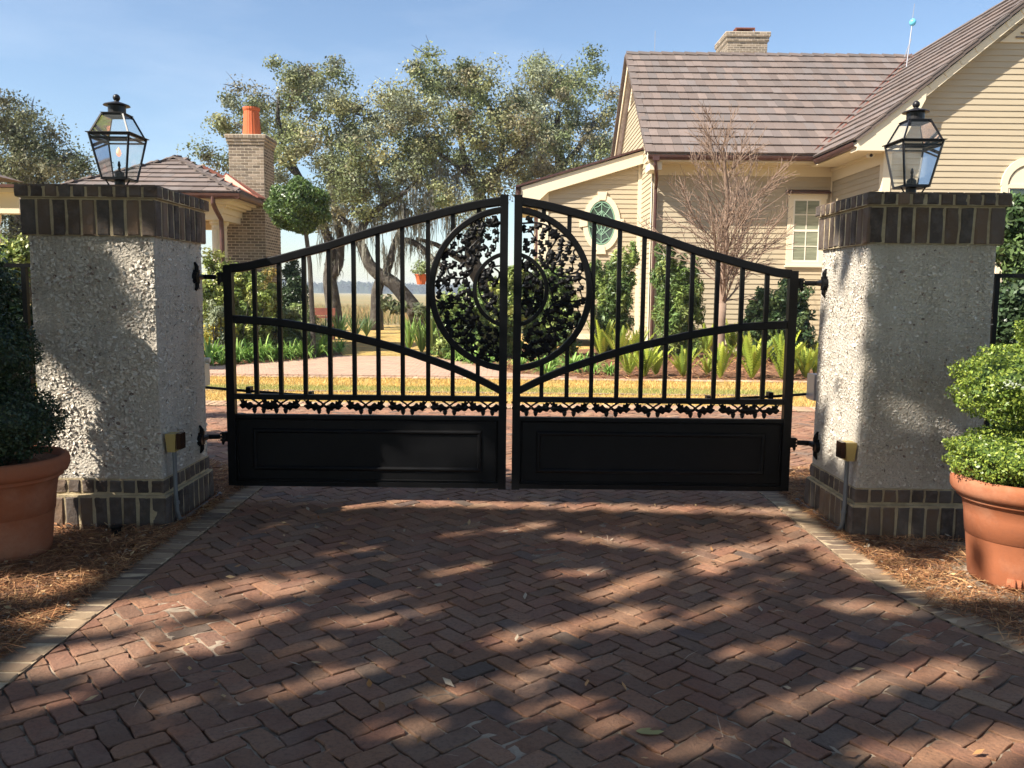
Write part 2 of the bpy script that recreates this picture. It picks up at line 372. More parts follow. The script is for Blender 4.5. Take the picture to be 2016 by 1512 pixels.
# soldier borders
BP=[(.22,.15,.095),(.27,.19,.12),(.19,.13,.085),(.32,.23,.145),(.15,.105,.075)]
def border(name, side):
    mb=MB(); Y=1.0; 
    while Y<8.4:
        e=bx(Y) if side>0 else 2.03; d=((bx(Y+.05)-bx(Y-.05))/.1) if side>0 else 0
        ang=math.atan(d)*-1 if side>0 else 0
        b=random.choice(BP); k=.85+random.random()*.4; mb.col=(b[0]*k,b[1]*k,b[2]*k)
        cx=side*(e+.112/ math.cos(ang) ); paver(mb,cx,Y,ang*.9+random.gauss(0,.015),.205,.076,.0065,[],jit=.0016)
        Y+=.094*math.cos(ang)
    mb.mi=1; Y=1.0; pts=[]
    while Y<=8.45: pts.append((Y,bx(Y) if side>0 else 2.03)); Y+=.2
    for k in range(len(pts)-1):
        (ya,ea),(yb,eb)=pts[k],pts[k+1]
        q=[(side*(ea+.008),ya,.0045),(side*(ea+.215),ya,.0045),(side*(eb+.215),yb,.0045),(side*(eb+.008),yb,.0045)]
        mb.poly(q if side>0 else q[::-1])
    tag(mb.build(name,[M['bbrick'],M['bsand']]),kind='structure')
border('brick_border',1); border('brick_border',-1)
def rowborder(y0,y1,x0,x1,z,skew,pal,boost=1):
    mb=MB(); X=x0
    while X<x1:
        b=random.choice(pal); k=(.85+random.random()*.4)*boost; mb.col=(b[0]*k,b[1]*k,b[2]*k)
        paver(mb,X,(y0+y1)/2,PI/2+skew,(y1-y0)-.02,.088,z,[]); X+=.103
    mb.mi=1; mb.poly([(x0,y0,z-.006),(x1,y0,z-.006),(x1,y1,z-.006),(x0,y1,z-.006)])
    tag(mb.build('brick_border',[M['bbrick'],M['bsand']]),kind='structure')
PB=[(.40,.27,.17),(.34,.22,.14),(.45,.31,.20),(.36,.20,.13)]
rowborder(11.46,11.69,-8,8,.012,0,PB); rowborder(11.70,11.93,-8,8,.012,0,PB)
rowborder(13.25,13.35,-8,8,.01,PI/2,[(.22,.15,.11)]); rowborder(15.36,15.68,-8,8,.012,0,PB,1.1)
# garden path, brick in running bond rows
poly=[(-14,15.7),(1.2,15.7)]+[gr(*p) for p in ((1000,738),(900,714),(830,704),(780,696),(800,684),(815,677),(735,677),(705,682),(690,694),(620,706),(540,714),(405,724))]+[(-14,17.5)]
mb=MB(); 
def inpoly(x,y):
    c=False; n=len(poly)
    for i in range(n):
        x1,y1=poly[i]; x2,y2=poly[(i+1)%n]
        if (y1>y)!=(y2>y) and x<(x2-x1)*(y-y1)/(y2-y1)+x1: c=not c
    return c
y=15.75; rowi=0
while y<20.5:
    x=-9+(rowi%2)*.1
    while x<1.3:
        if inpoly(x,y):
            b=random.choice(PT[:60]); k=1.1+random.random()*.4; mb.col=(b[0]*k+.12,b[1]*k+.125,b[2]*k+.105)
            mb.obox((x,y,-.02),(.195,0,0),(0,.095,0),(0,0,.045+random.random()*.003))
        x+=.205
    y+=.104; rowi+=1
tag(mb.build('garden_path',M['path']),kind='structure')

# ---- pine straw, leaves, acorns
def needles(n, region, zf, L=(.06,.17), w=.0032, cols=((.36,.17,.075),(.25,.11,.05),(.45,.26,.12),(.14,.07,.04))):
    P=region(n); n=len(P); a=rng.random(n)*2*PI; el=rng.normal(size=n)*.22; ln=L[0]+rng.random(n)*(L[1]-L[0])
    d=np.stack([np.cos(a)*np.cos(el),np.sin(a)*np.cos(el),np.abs(np.sin(el))],1)*ln[:,None]/2
    s=np.stack([-np.sin(a),np.cos(a),rng.normal(size=n)*.5],1)*w/2
    Pz=np.column_stack([P,zf(P)+rng.random(n)*.028]); mid=Pz+np.stack([np.zeros(n),np.zeros(n),ln*.12*rng.random(n)],1)+s*rng.normal(size=(n,1))*4
    V=np.empty((n,6,3)); V[:,0]=Pz-d-s*.6;V[:,1]=Pz-d+s*.6;V[:,2]=mid-s;V[:,3]=mid+s;V[:,4]=Pz+d-s*.3;V[:,5]=Pz+d+s*.3
    b=np.arange(n)[:,None]*6; F=np.concatenate([b+[[0,1,3,2]],b+[[2,3,5,4]]]); c=np.array(cols)[rng.integers(0,len(cols),n)]*(.7+.6*rng.random((n,1)))
    return V.reshape(-1,3),F,np.vstack([c,c])
def dryleaves(n, region, zf, s=.035):
    P=region(n); n=len(P); Pz=np.column_stack([P,zf(P)+.006+rng.random(n)*.012])
    N=np.tile([0,0,1.0],(n,1)); pal=np.array([(.42,.22,.09),(.30,.15,.08),(.50,.34,.17),(.36,.30,.22),(.22,.12,.07)])
    return leaves(Pz,N,s,.42,pal[rng.integers(0,5,n)]*(.7+.6*rng.random((n,1))),.35)
def regL(n):
    P=np.column_stack([-2.2-rng.random(n)**1.7*2.6,2.0+rng.random(n)*5.6]); k=P[:,0]<-2.05-.20*rng.random(n)**.6; 
    return P[k & ~((P[:,0]>-3.2)&(P[:,0]<-2.28)&(P[:,1]>5.42)&(P[:,1]<6.35)) & ~(np.hypot(P[:,0]+3.1,P[:,1]-4.9)<.30)]
def regR(n):
    P=np.column_stack([2.2+rng.random(n)**1.7*2.6,2.0+rng.random(n)*5.6]); e=2.06+.20*rng.random(n)**.6+np.maximum(0,4.75-P[:,1])**1.75*.22
    return P[(P[:,0]>e) & ~((P[:,0]>2.25)&(P[:,0]<3.2)&(P[:,1]>5.36)&(P[:,1]<6.3)) & ~(np.hypot(P[:,0]-2.92,P[:,1]-4.62)<.30)]
zf=lambda P: np.full(len(P),.006)
for reg,nm,px in ((regL,'left',-1),(regR,'right',1)):
    mb=MB(); mb.arr(*needles(36000,reg,zf)); mb.arr(*dryleaves(2600,reg,lambda P:np.full(len(P),.02)))
    o=mb.build('pine_straw',M['straw']); tag(o,'brown pine needles and fallen leaves covering the bed around the %s pot'%('shaded' if px<0 else 'sunlit'),'pine straw',kind='stuff')
mb=MB()
def regB(n):
    P=np.column_stack([-13+rng.random(n)*26,15.75+rng.random(n)*6]); return P[np.array([not inpoly(a,b) for a,b in P])]
mb.arr(*needles(9000,regB,lambda P:np.full(len(P),.0),(.1,.35),.012)); tag(mb.build('pine_straw',M['straw']),'reddish pine straw spread over the garden bed beyond the lawn','pine straw',kind='stuff')
# acorns
mb=MB()
for i in range(420):
    if i<300: a=random.random(); X=2.35+random.gauss(0,.12)+.45*a*a; Y=5.1-a*1.5; X=max(X,bx(Y)+.2+random.random()*.1)
    else: X=-2.35+random.gauss(0,.09); Y=3.4+random.random()*1.9
    r=.0065; z=.016+random.random()*.012; n=6
    blob(mb,(X,Y,z),(r,r,r*1.1),6,.02)
tag(mb.build('acorns',M['acorn']),'scattered round brown acorns along both brick borders','acorns',kind='stuff')
# grass blades on the dormant lawn
def blades(n,x0,x1,y0,y1,h,w,pal,z=0,lean=.5):
    P=np.column_stack([x0+rng.random(n)*(x1-x0),y0+rng.random(n)*(y1-y0),np.full(n,z)]); a=rng.random(n)*2*PI
    H=h*(.5+rng.random(n)); s=np.stack([np.cos(a),np.sin(a),np.zeros(n)],1)*w/2; t=rng.normal(size=(n,2))*lean
    top=P+np.column_stack([t[:,0]*H,t[:,1]*H,H]); V=np.empty((n,4,3)); V[:,0]=P-s;V[:,1]=P+s;V[:,2]=top+s*.2;V[:,3]=top-s*.2
    return V.reshape(-1,3),np.arange(4*n).reshape(n,4),np.array(pal)[rng.integers(0,len(pal),n)]*(.75+.5*rng.random((n,1)))
GP=[(.70,.47,.14),(.58,.38,.11),(.74,.55,.22)]; GG=[(.36,.36,.10),(.55,.42,.14),(.28,.32,.08)]
mb=MB(); mb.arr(*blades(26000,-8,8,11.97,13.24,.03,.008,GP)); mb.arr(*blades(14000,-8,8,13.37,14.1,.03,.009,GG)); mb.arr(*blades(22000,-8,8,14.1,15.34,.035,.010,GP))
tag(mb.build('grass',M['leaf']),'short golden dormant grass blades on the two lawn strips','grass',kind='stuff')
mb=MB(); mb.arr(*blades(30000,-45,30,42,75,.5,.05,[(.36,.27,.12),(.42,.27,.12),(.26,.26,.11)],-.05,.25))
tag(mb.build('marsh_reeds',M['leaf']),'tan marsh reeds stretching away behind the oaks','reeds',kind='stuff')

# ---- fallen leaves and twigs on the drive
mb=MB()
def regD(n):
    P=np.column_stack([-2+rng.random(n)*4.4,1.6+rng.random(n)**1.6*4.6]); return P
mb.arr(*dryleaves(230,regD,lambda P:np.full(len(P),.004),.05)); mb.arr(*needles(70,regD,lambda P:np.full(len(P),.002),(.04,.2),.003,((.4,.3,.22),)))
mb.arr(*dryleaves(160,lambda n:np.column_stack([-2.1+rng.random(n)*4.2,5.0+rng.random(n)*2]),lambda P:np.full(len(P),.003),.03))
tag(mb.build('fallen_leaves',M['dry']),'small dry oak leaves and twigs littering the brick drive','fallen leaves',kind='stuff')
t=gr(1278,1445); mb=MB(); mb.col=(.42,.36,.14)
lf=[(-.05,0),(-.03,.022),(.005,.027),(.035,.018),(.055,.0),(.03,-.018),(-.005,-.024),(-.035,-.018)]
c0=mb.av((t[0],t[1],.012)); ri=[mb.av((t[0]+x,t[1]+y,.008+.006*random.random())) for x,y in lf]
for k in range(8): mb.face((c0,ri[k],ri[(k+1)%8]))
tag(mb.build('fallen_leaf',M['dry']),'large yellowish green leaf lying alone on the bricks near the bottom centre','leaf')

# ================================================================== GATE PILLARS
DB=[(.078,.058,.046),(.10,.076,.060),(.064,.051,.043),(.125,.09,.066),(.09,.075,.063),(.15,.10,.066)]
def facebricks(mb, xa,xb,ya,yb, z0,z1, pitch, gap, proud=.006):
    """bricks standing on the four sides of a block xa..xb,ya..yb (mortar face), bricks proud of it"""
    for (o,u,n,L) in (((xa,ya),(1,0),(0,-1),xb-xa),((xb,ya),(0,1),(1,0),yb-ya),((xb,yb),(-1,0),(0,1),xb-xa),((xa,yb),(0,-1),(-1,0),yb-ya)):
        k=round(L/pitch); p=L/k
        for i in range(k):
            b=random.choice(DB); s=.75+random.random()*.6; mb.col=(b[0]*s,b[1]*s,b[2]*s)
            a0=i*p+(gap/2 if i else -proud+.0005); a1=(i+1)*p-(gap/2 if i<k-1 else -proud+.0012); pr=proud+random.gauss(0,.0015)
            h0=z0+random.random()*.004; h1=z1-random.random()*.004
            # 4x3 grid front with jitter
            U=[a0,a0+(a1-a0)*.12,a0+(a1-a0)*.88,a1]; Z=[h0,h0+.008,(h0+h1)/2+random.gauss(0,.01),h1-.008,h1]
            g=[]
            for zi,z in enumerate(Z):
                row=[]
                for ui,uu in enumerate(U):
                    edge=(ui in(0,3))or(zi in(0,4)); d=pr-(.005 if edge else 0)+random.gauss(0,.0022); uj=uu+ (random.gauss(0,.0016) if 0<i<k-1 or ui in(1,2) else 0)
                    row.append(mb.av((o[0]+u[0]*uj+n[0]*d,o[1]+u[1]*uj+n[1]*d,z)))
                g.append(row)
            for zi in range(4):
                for ui in range(3): mb.face((g[zi][ui],g[zi][ui+1],g[zi+1][ui+1],g[zi+1][ui]))
            B=[mb.av((o[0]+u[0]*q-n[0]*.01,o[1]+u[1]*q-n[1]*.01,z)) for q,z in ((a0,h0),(a1,h0),(a1,h1),(a0,h1))]
            mb.face((B[0],B[1],g[0][3],g[0][2],g[0][1],g[0][0])); mb.face((g[4][0],g[4][1],g[4][2],g[4][3],B[2],B[3]))
            mb.face((B[0],)+tuple(g[z][0] for z in range(5))+(B[3],)); mb.face((B[1],B[2])+tuple(g[z][3] for z in (4,3,2,1,0)))
def shells(mb, o,u,n,L,z0,z1,cnt,size=.0125,warm=0):
    o=np.array(o);u=np.array(u);n=np.array(n); up=np.array([0,0,1.]); dens=np.sin
    P=[];k=0
    uu=rng.random(cnt)*(L-.02)+.01; zz=z0+.015+rng.random(cnt)*(z1-z0-.02)
    m=rng.random(cnt)<(.45+.4*np.sin(uu*9+zz*5+warm)*np.sin(zz*8-uu*6)); uu=uu[m];zz=zz[m]; c=len(uu)
    a=rng.normal(size=c)*.9; s=size*(.45+rng.random(c)*.9); asp=.4+.35*rng.random(c); N=8; V=np.zeros((c,N+1,3)); 
    tl=rng.normal(size=(c,2))*.42
    for k in range(N):
        t=2*PI*k/N; lx=np.cos(t)*s; lz=np.sin(t)*s*asp; du=lx*np.cos(a)-lz*np.sin(a); dz=lx*np.sin(a)+lz*np.cos(a); dn=.0012+np.maximum(-.004,tl[:,0]*du+tl[:,1]*dz)+.0018
        V[:,k]=o+np.outer(uu+du,u)+np.outer(zz+dz,up)+np.outer(dn,n)
    dn=np.where(rng.random(c)<.5,-.001,.006); V[:,N]=o+np.outer(uu,u)+np.outer(zz,up)+np.outer(dn,n)
    b=np.arange(c)[:,None]*(N+1); F=np.concatenate([b+[[k,(k+1)%N,N]] for k in range(N)])
    pal=np.array([(.68,.62,.53),(.63,.575,.49),(.58,.52,.44),(.70,.65,.57),(.44,.35,.29),(.22,.17,.14)]); C=pal[rng.choice(6,c,p=[.34,.28,.2,.1,.05,.03])]
    mb.arr(V.reshape(-1,3),F,np.tile(C,(N,1)))
def pillar(cx, cy, label, inner):
    W=.41; t=thing('gate_pillar',(cx,cy,0),label,'gate pillar','pillars either side of the gate')
    mb=MB()
    xa,xb,ya,yb=cx-W,cx+W,cy-W,cy+W
    ch=.008; pts=[(xa+ch,ya),(xb-ch,ya),(xb,ya+ch),(xb,yb-ch),(xb-ch,yb),(xa+ch,yb),(xa,yb-ch),(xa,ya+ch)]
    # stucco shaft, slightly uneven
    nz=16; rings=[]
    for k in range(nz+1):
        z=.30+(1.96-.30)*k/nz; rings.append([mb.av((x+random.gauss(0,.0012),y+random.gauss(0,.0012),z)) for x,y in pts])
    for k in range(nz):
        for j in range(8): mb.face((rings[k][j],rings[k][(j+1)%8],rings[k+1][(j+1)%8],rings[k+1][j]))
    mb.face(rings[-1])
    st=mb.build('stucco_shaft',M['stucco'],t)
    mb=MB(); dn=8500 if cx<0 else 6000; sz=.0125 if cx<0 else .0095
    shells(mb,(xa,ya,0),(1,0,0),(0,-1,0),2*W,.335,1.945,dn,sz)
    shells(mb,(xb,ya,0),(0,1,0),(1,0,0),2*W,.335,1.945,3600,.010,2)
    shells(mb,(xa,yb,0),(0,-1,0),(-1,0,0),2*W,.335,1.945,3600,.010,1)
    mb.build('shell_finish',M['shell'],st)
    # base: stepped brick courses
    mb=MB(); mb.mi=1; mb.box(xa-.004,xb+.004,ya-.004,yb+.004,.222,.337); mb.box(xa-.026,xb+.026,ya-.026,yb+.026,-.06,.226); mb.mi=0
    facebricks(mb,xa-.004,xb+.004,ya-.004,yb+.004,.24,.328,.092,.016); facebricks(mb,xa-.026,xb+.026,ya-.026,yb+.026,-.03,.214,.092,.016)
    mb.build('brick_base',[M['pbrick'],M['mortar']],t)
    mb=MB(); mb.mi=1; mb.box(xa-.022,xb+.022,ya-.022,yb+.022,1.944,2.186); mb.mi=0
    facebricks(mb,xa-.022,xb+.022,ya-.022,yb+.022,1.946,2.176,.094,.017)
    mb.build('brick_band',[M['pbrick'],M['mortar']],t)
    mb=MB(); mb.mi=1; mb.box(xa-.044,xb+.044,ya-.044,yb+.044,2.187,2.262); mb.mi=0
    facebricks(mb,xa-.044,xb+.044,ya-.044,yb+.044,2.189,2.266,.094,.017)
    for i in range(9):   # header tops of the coping
        for j in range(2):
            b=random.choice(DB); mb.col=tuple(q*1.2 for q in b); x0=xa-.046+i*.1012; y0=(ya-.048) if j==0 else cy+.006
            mb.box(x0+.006,x0+.095,y0,y0+W+.04,2.255,2.2675+random.random()*.002)
    mb.build('brick_coping',[M['pbrick'],M['mortar']],t)
    # hinge brackets on the inner face
    s=inner; xf=cx+s*W
    for z in (1.70,.49):
        mb=MB(); Y=6.13
        mb.tube([(xf+s*.002,Y,z-.105),(xf+s*.018,Y,z-.075),(xf+s*.018,Y,z+.075),(xf+s*.002,Y,z+.105)],[.008,.015,.015,.008],8)
        mb.lathe([(.0,0),(.028,.002),(.028,.016),(.0,.02)],(0,0,0),14) if False else None
        mb.tube([(xf,Y-.012,z-.005),(xf+s*.03,Y-.012,z-.005)],[.044,.036],16)
        mb.box(min(xf,xf+s*.012),max(xf,xf+s*.012),Y-.03,Y+.075,z-.05,z+.05)
        mb.tube([(xf+s*.012,Y,z),(xf+s*.02,6.2,z),(xf+s*.03,6.235,z),(xf+s*.115,6.25,z)],[.024,.022,.019,.019],10)
        h=mb.build('hinge_bracket',M['iron'],t)
        mb=MB(); xp=xf+s*.135
        for q in (-.024,0,.024): mb.tube([(xp,6.25,z+q-.006),(xp,6.25,z+q+.006)],.022,12)
        mb.tube([(xp,6.25,z+.036),(xp,6.25,z+.028),(xp,6.25,z-.045),(xp,6.25,z-.062)],[.014,.012,.012,.007],10)
        mb.build('hinge_pin',M['iron'],h)
    return t
pillar(-2.75,5.87,'left gate pillar of rough grey shell stucco, dark brick cap, partly sunlit',1)
pillar(2.71,5.82,'right gate pillar of pale shell stucco beside the sunlit pot',-1)

# ================================================================== GATE LEAVES
GY=6.25; GC=-.018
def gz(pts): return [(at(x,y,GY).x-GC,at(x,y,GY).z) for x,y in pts]
TOP=gz([(444,520.5),(480,517.5),(510,511),(546,503),(598,489),(643,477),(689,462),(744,445),(795,431),(841,419),(887,407),(941,395),(975,389.5),(1001,386)])
MID=gz([(461,628),(503,631),(552,635),(601,643),(649,652),(698,664),(747,676),(795,690),(844,707),(893,725),(941,746),(985,769)])
def interp(P,x):
    for k in range(len(P)-1):
        if P[k][0]<=x<=P[k+1][0]: t=(x-P[k][0])/(P[k+1][0]-P[k][0]); return P[k][1]*(1-t)+P[k+1][1]*t
    return P[0][1] if x<P[0][0] else P[-1][1]
RB,RS,CZ=.615,.285,1.628
def oakleaf(L, W, lobes=3, seed=0):
    rr=random.Random(seed); ph=rr.random()*1.5; m=11
    f=lambda t:(max(0,math.sin(PI*(t*.93+.04)))**.55)*(.76+.27*math.cos(2*PI*(2.4*t)+ph))*(.9+.2*rr.random())
    up=[(L*k/m,max(W*f(k/m),.0022)) for k in range(m+1)]; ph+=.7
    dn=[(L*k/m,-max(W*f(k/m),.0022)) for k in range(m,-1,-1)]
    return up+dn
def leafcast(mb, x,z,ang,L,W,y0,th,seed):
    P=oakleaf(L,W,3,seed); ca,sa=math.cos(ang),math.sin(ang)
    mid=len(P)
    A=[mb.av((x+a*ca-b*sa,y0-.0-.25*abs(b)*0,z+a*sa+b*ca)) for a,b in P]; B=[mb.av((x+a*ca-b*sa,y0+th,z+a*sa+b*ca)) for a,b in P]
    rib=[mb.av((x+L*t*ca,y0-.008*math.sin(PI*t)-.003,z+L*t*sa)) for t in (.05,.35,.65,.95)]
    n=len(P); h=(n-1)//2
    # fan front to the nearest rib vertex
    def rv(k): t=P[k][0]/L; return rib[min(3,max(0,int(t*3.99)))]
    for k in range(n):
        j=(k+1)%n; r1,r2=rv(k),rv(j)
        mb.face((A[k],A[j],r1)) 
        if r1!=r2: mb.face((A[j],r2,r1))
        mb.face((A[k],B[k],B[j],A[j]))
    mb.face(B)
SC=[  # scrolls traced on the left leaf, photo crop coordinates
 [(745,225),(700,262),(630,258),(540,262),(480,300),(455,360),(470,430),(510,500),(522,570),(500,630),(450,665),(390,668),(345,645),(325,600),(345,570),(375,580)],
 [(205,705),(260,680),(330,668),(400,670)],
 [(620,165),(590,205),(620,245),(680,255),(735,230)],
 [(620,165),(560,190),(520,230),(505,262)],
 [(205,820),(260,855),(340,865),(420,865),(490,900),(530,960),(535,1030),(500,1090),(470,1140),(480,1200),(530,1250),(620,1275),(730,1270)],
 [(430,1060),(432,1000),(470,972),(515,1000),(500,1045)],
 [(500,1225),(540,1300),(600,1350),(640,1370)],
 [(470,430),(520,410),(550,370),(530,330),(490,350),(500,400)],
 [(470,665),(500,760),(520,820)],[(300,1090),(330,1050),(300,1010),(270,1030)],[(260,960),(300,900),(360,880)],
 [(290,520),(300,470),(350,450),(400,470)],[(620,500),(640,440),(600,400)],
 [(470,1140),(420,1180),(350,1150)]]
SI=[[(735,570),(670,580),(610,610),(572,670),(570,760),(600,830),(650,880),(700,920),(725,980),(700,1010),(670,990)],
    [(690,590),(725,620),(722,665),(685,690),(650,665)],[(650,880),(700,850),(720,800)],[(600,830),(640,800),(640,740)]]
def crp(P): return [(at(800+x/3.98,380+y/3.98,GY).x-GC,at(800+x/3.98,380+y/3.98,GY).z) for x,y in P]
def smooth(P,m=4):
    out=[]
    for i in range(len(P)-1):
        p0=P[max(i-1,0)];p1=P[i];p2=P[i+1];p3=P[min(i+2,len(P)-1)]
        for k in range(m):
            t=k/m; out.append(tuple(.5*((2*p1[j])+(-p0[j]+p2[j])*t+(2*p0[j]-5*p1[j]+4*p2[j]-p3[j])*t*t+(-p0[j]+3*p1[j]-3*p2[j]+p3[j])*t**3) for j in (0,1)))
    out.append(P[-1]); return out
def sweep(mb,L,dd):
    ch=.006; I=[]
    for (lo,hi) in L:
        I.append([mb.av((lo[0],GY+dd,lo[1])),mb.av((lo[0],GY-dd+ch,lo[1])),mb.av((lo[0],GY-dd,lo[1]+(hi[1]-lo[1])*.12)),mb.av((hi[0],GY-dd,hi[1]-(hi[1]-lo[1])*.12)),mb.av((hi[0],GY-dd+ch,hi[1])),mb.av((hi[0],GY+dd,hi[1]))])
    for k in range(len(I)-1):
        for j in range(6): mb.face((I[k][j],I[k+1][j],I[k+1][(j+1)%6],I[k][(j+1)%6]))
    mb.face(I[0]); mb.face(I[-1][::-1])
def gateleaf(side, label):
    """built for the left leaf (x<0 from the centre line), mirrored for the right"""
    def T(p): return (GC+side*p[0]*-1 if side>0 else GC+p[0],p[1],p[2])
    T.flip=(side>0)
    rr=random.Random(5+side)
    xh=-2.145; hx=GC+xh if side<0 else GC-xh
    t=thing('gate_leaf',(hx,GY,0),label,'gate leaf','pair of gate leaves')
    def new(): return MB(T)
    d=.03
    mb=new()
    xi=-.022
    mb.box(xh,xh+.062,GY-d,GY+d,.118,1.79); mb.box(xi-.06,xi,GY-d,GY+d,.105,2.325)   # stiles
    # rails as swept bands
    def band(P,h,dd,top=True,y0=GY):
        sweep(mb,[((x,z-h),(x,z)) if top else ((x,z-h/2),(x,z+h/2)) for x,z in P],dd)
    band([(x,z) for x,z in smooth(TOP,3) if xh+.03<x<xi-.03],.064,d-.002); 
    M2=[(x,z) for x,z in smooth(MID+gz([(1000,779)]),3) if xh+.05<x<xi-.03]; band(M2,.058,d-.003,False)
    mb.box(xh+.05,xi-.05,GY-d+.004,GY+d-.004,.782,.822)
    mb.box(xh+.05,xi-.05,GY-d+.004,GY+d-.004,.645,.668); mb.box(xh+.05,xi-.05,GY-d+.003,GY+d-.003,.114,.15)
    mb.build('frame',M['iron'],t)
    bars=[at(x,600,GY).x-GC for x in (502,550.8,599.5,649,697,744.5,792.6,843,891.6,941.5)]
    for i,bxx in enumerate(bars):
        w=.0155; zt=interp(TOP,bxx)-.03; zm=interp(MID,bxx)
        r2=RB**2-bxx**2
        if r2>0:
            c=math.sqrt(r2)
            if CZ+c<zt+.01: mb=new(); mb.box(bxx-w,bxx+w,GY-.016,GY+.016,CZ+c-.01,zt); mb.build('bar',M['iron'],t)
            mb=new(); mb.box(bxx-w,bxx+w,GY-.016,GY+.016,.81,max(zm,CZ-c+.012)); mb.build('bar',M['iron'],t)
        else: mb=new(); mb.box(bxx-w,bxx+w,GY-.016,GY+.016,.81,zt); mb.build('bar',M['iron'],t)
    # big and small half rings
    def half(R0,w,dd,name):
        mb=new(); n=64; a0=math.acos(-(xi-.045)*-1/R0) if False else None
        ang=[PI/2+ (PI)*k/n for k in range(n+1)]
        pts=[(R0*math.cos(a),CZ+R0*math.sin(a)) for a in ang if R0*math.cos(a)<xi-.015]
        I=[]; sc_=(R0-w)/R0; cc=(1-sc_)*.15
        for (xa,za) in pts:
            I.append([mb.av((xa*f,y,CZ+(za-CZ)*f)) for f,y in ((1,GY+dd),(1,GY-dd+.005),(1-cc,GY-dd),(sc_+cc,GY-dd),(sc_,GY-dd+.005),(sc_,GY+dd))])
        for k in range(len(I)-1):
            for j in range(6): mb.face((I[k][j],I[k+1][j],I[k+1][(j+1)%6],I[k][(j+1)%6]))
        return mb.build(name,M['iron'],t)
    half(RB,.046,.026,'large_ring'); half(RS,.030,.022,'small_ring')
    # cast oak vine
    mb=new(); LC=[]
    def inside(x,z,inner):
        r=math.hypot(x,z-CZ); 
        if x>xi-.065: return False
        return (r<RS-.035) if inner else (RS+.02<r<RB-.055)
    for S,inner in ((SC,False),(SI,True)):
        for P in S:
            Q=smooth(crp(P),4)
            if side>0: Q=[(x,2*CZ-z) for x,z in Q] if not inner else [(x,2*CZ-z) for x,z in Q]
            mb.tube([(x,GY-.004+.004*math.sin(k),z) for k,(x,z) in enumerate(Q)],[.0075]*len(Q),6)
            acc=0; step=.062
            for k in range(1,len(Q)):
                acc+=math.hypot(Q[k][0]-Q[k-1][0],Q[k][1]-Q[k-1][1])
                if acc>step:
                    acc=0; a=math.atan2(Q[k][1]-Q[k-1][1],Q[k][0]-Q[k-1][0])+rr.choice((-1,1))*(.7+rr.random()*.7); L=.060+.025*rr.random()
                    ex,ez=Q[k][0]+L*math.cos(a),Q[k][1]+L*math.sin(a)
                    if not inside(ex,ez,inner): a+=PI*.7; ex,ez=Q[k][0]+L*math.cos(a),Q[k][1]+L*math.sin(a)
                    if inside(ex,ez,inner): LC.append(((Q[k][0]+ex)/2,(Q[k][1]+ez)/2)); leafcast(mb,Q[k][0],Q[k][1],a,L,.028+.008*rr.random(),GY-.012,.008,int(rr.random()*1e6))
    for tr in range(6000):
        a=rr.random()*2*PI; r=RB*math.sqrt(rr.random()); x=-abs(r*math.cos(a)); z=CZ+r*math.sin(a); inner=r<RS
        if not inside(x,z,inner) or min([9]+[math.hypot(x-p,z-q) for p,q in LC])<.050: continue
        a2=rr.random()*2*PI; L=.056+.022*rr.random(); x0,z0=x-L/2*math.cos(a2),z-L/2*math.sin(a2)
        if not inside(x0,z0,inner) or not inside(x+L/2*math.cos(a2),z+L/2*math.sin(a2),inner): continue
        LC.append((x,z)); leafcast(mb,x0,z0,a2,L,.025+.006*rr.random(),GY-.010+.008*rr.random(),.007,int(rr.random()*1e6))
        px,pz=min([(p,q) for p,q in LC[:-1]],key=lambda v:math.hypot(v[0]-x0,v[1]-z0)); mb.tube([(x0+.01*math.cos(a2),GY,z0+.01*math.sin(a2)),((x0+px)/2+.006,GY-.003,(z0+pz)/2-.006),(px,GY,pz)],[.005,.005,.005],5)
    mb.build('oak_vine_casting',M['iron'],t)
    # acorn motifs
    xs=[xh+.062+.06]+[xh+.205+.301*(k+.0)*1.0 for k in range(0,7)]
    cs=[-2.035+.128,-1.78+.04,-1.415,-1.095,-.775,-.455,-.165]
    for i,cx in enumerate(cs):
        if side>0: cx=cs[i]
        mb=new(); y=GY-.008
        for q in (-1,1):
            mb.tube([(cx+q*.055,GY,.784),(cx+q*.02,GY,.762),(cx-q*.03,GY-.004,.725),(cx-q*.05,GY,.70)],[.008,.0075,.007,.005],6)
            leafcast(mb,cx+q*.02,.728,(PI-.06) if q<0 else .06,.128,.034,y,.009,31+i)
            leafcast(mb,cx+q*.085,.742,(PI-.55) if q<0 else .55,.060,.022,y,.009,57+i)
            ax=cx+q*.035; blob(mb,(ax,GY,.694),(.016,.014,.022),8,.01); mb.tube([(ax,GY,.698),(ax,GY,.712)],[.020,.017],8)
            mb.tube([(ax,GY,.71),(cx,GY,.735)],[.006,.006],5); mb.tube([(cx+q*.11,GY,.735),(cx+q*.135,GY,.765),(cx+q*.15,GY,.784)],[.006,.006,.005],5)
        mb.build('acorn_motif',M['iron'],t)
    # lower panel with raised mouldings
    mb=new(); xa,xb,za,zb=xh+.055,xi-.055,.14,.655
    mb.box(xa,xb,GY-.006,GY+.006,za,zb)
    pn=mb.build('lower_panel',M['iron'],t)
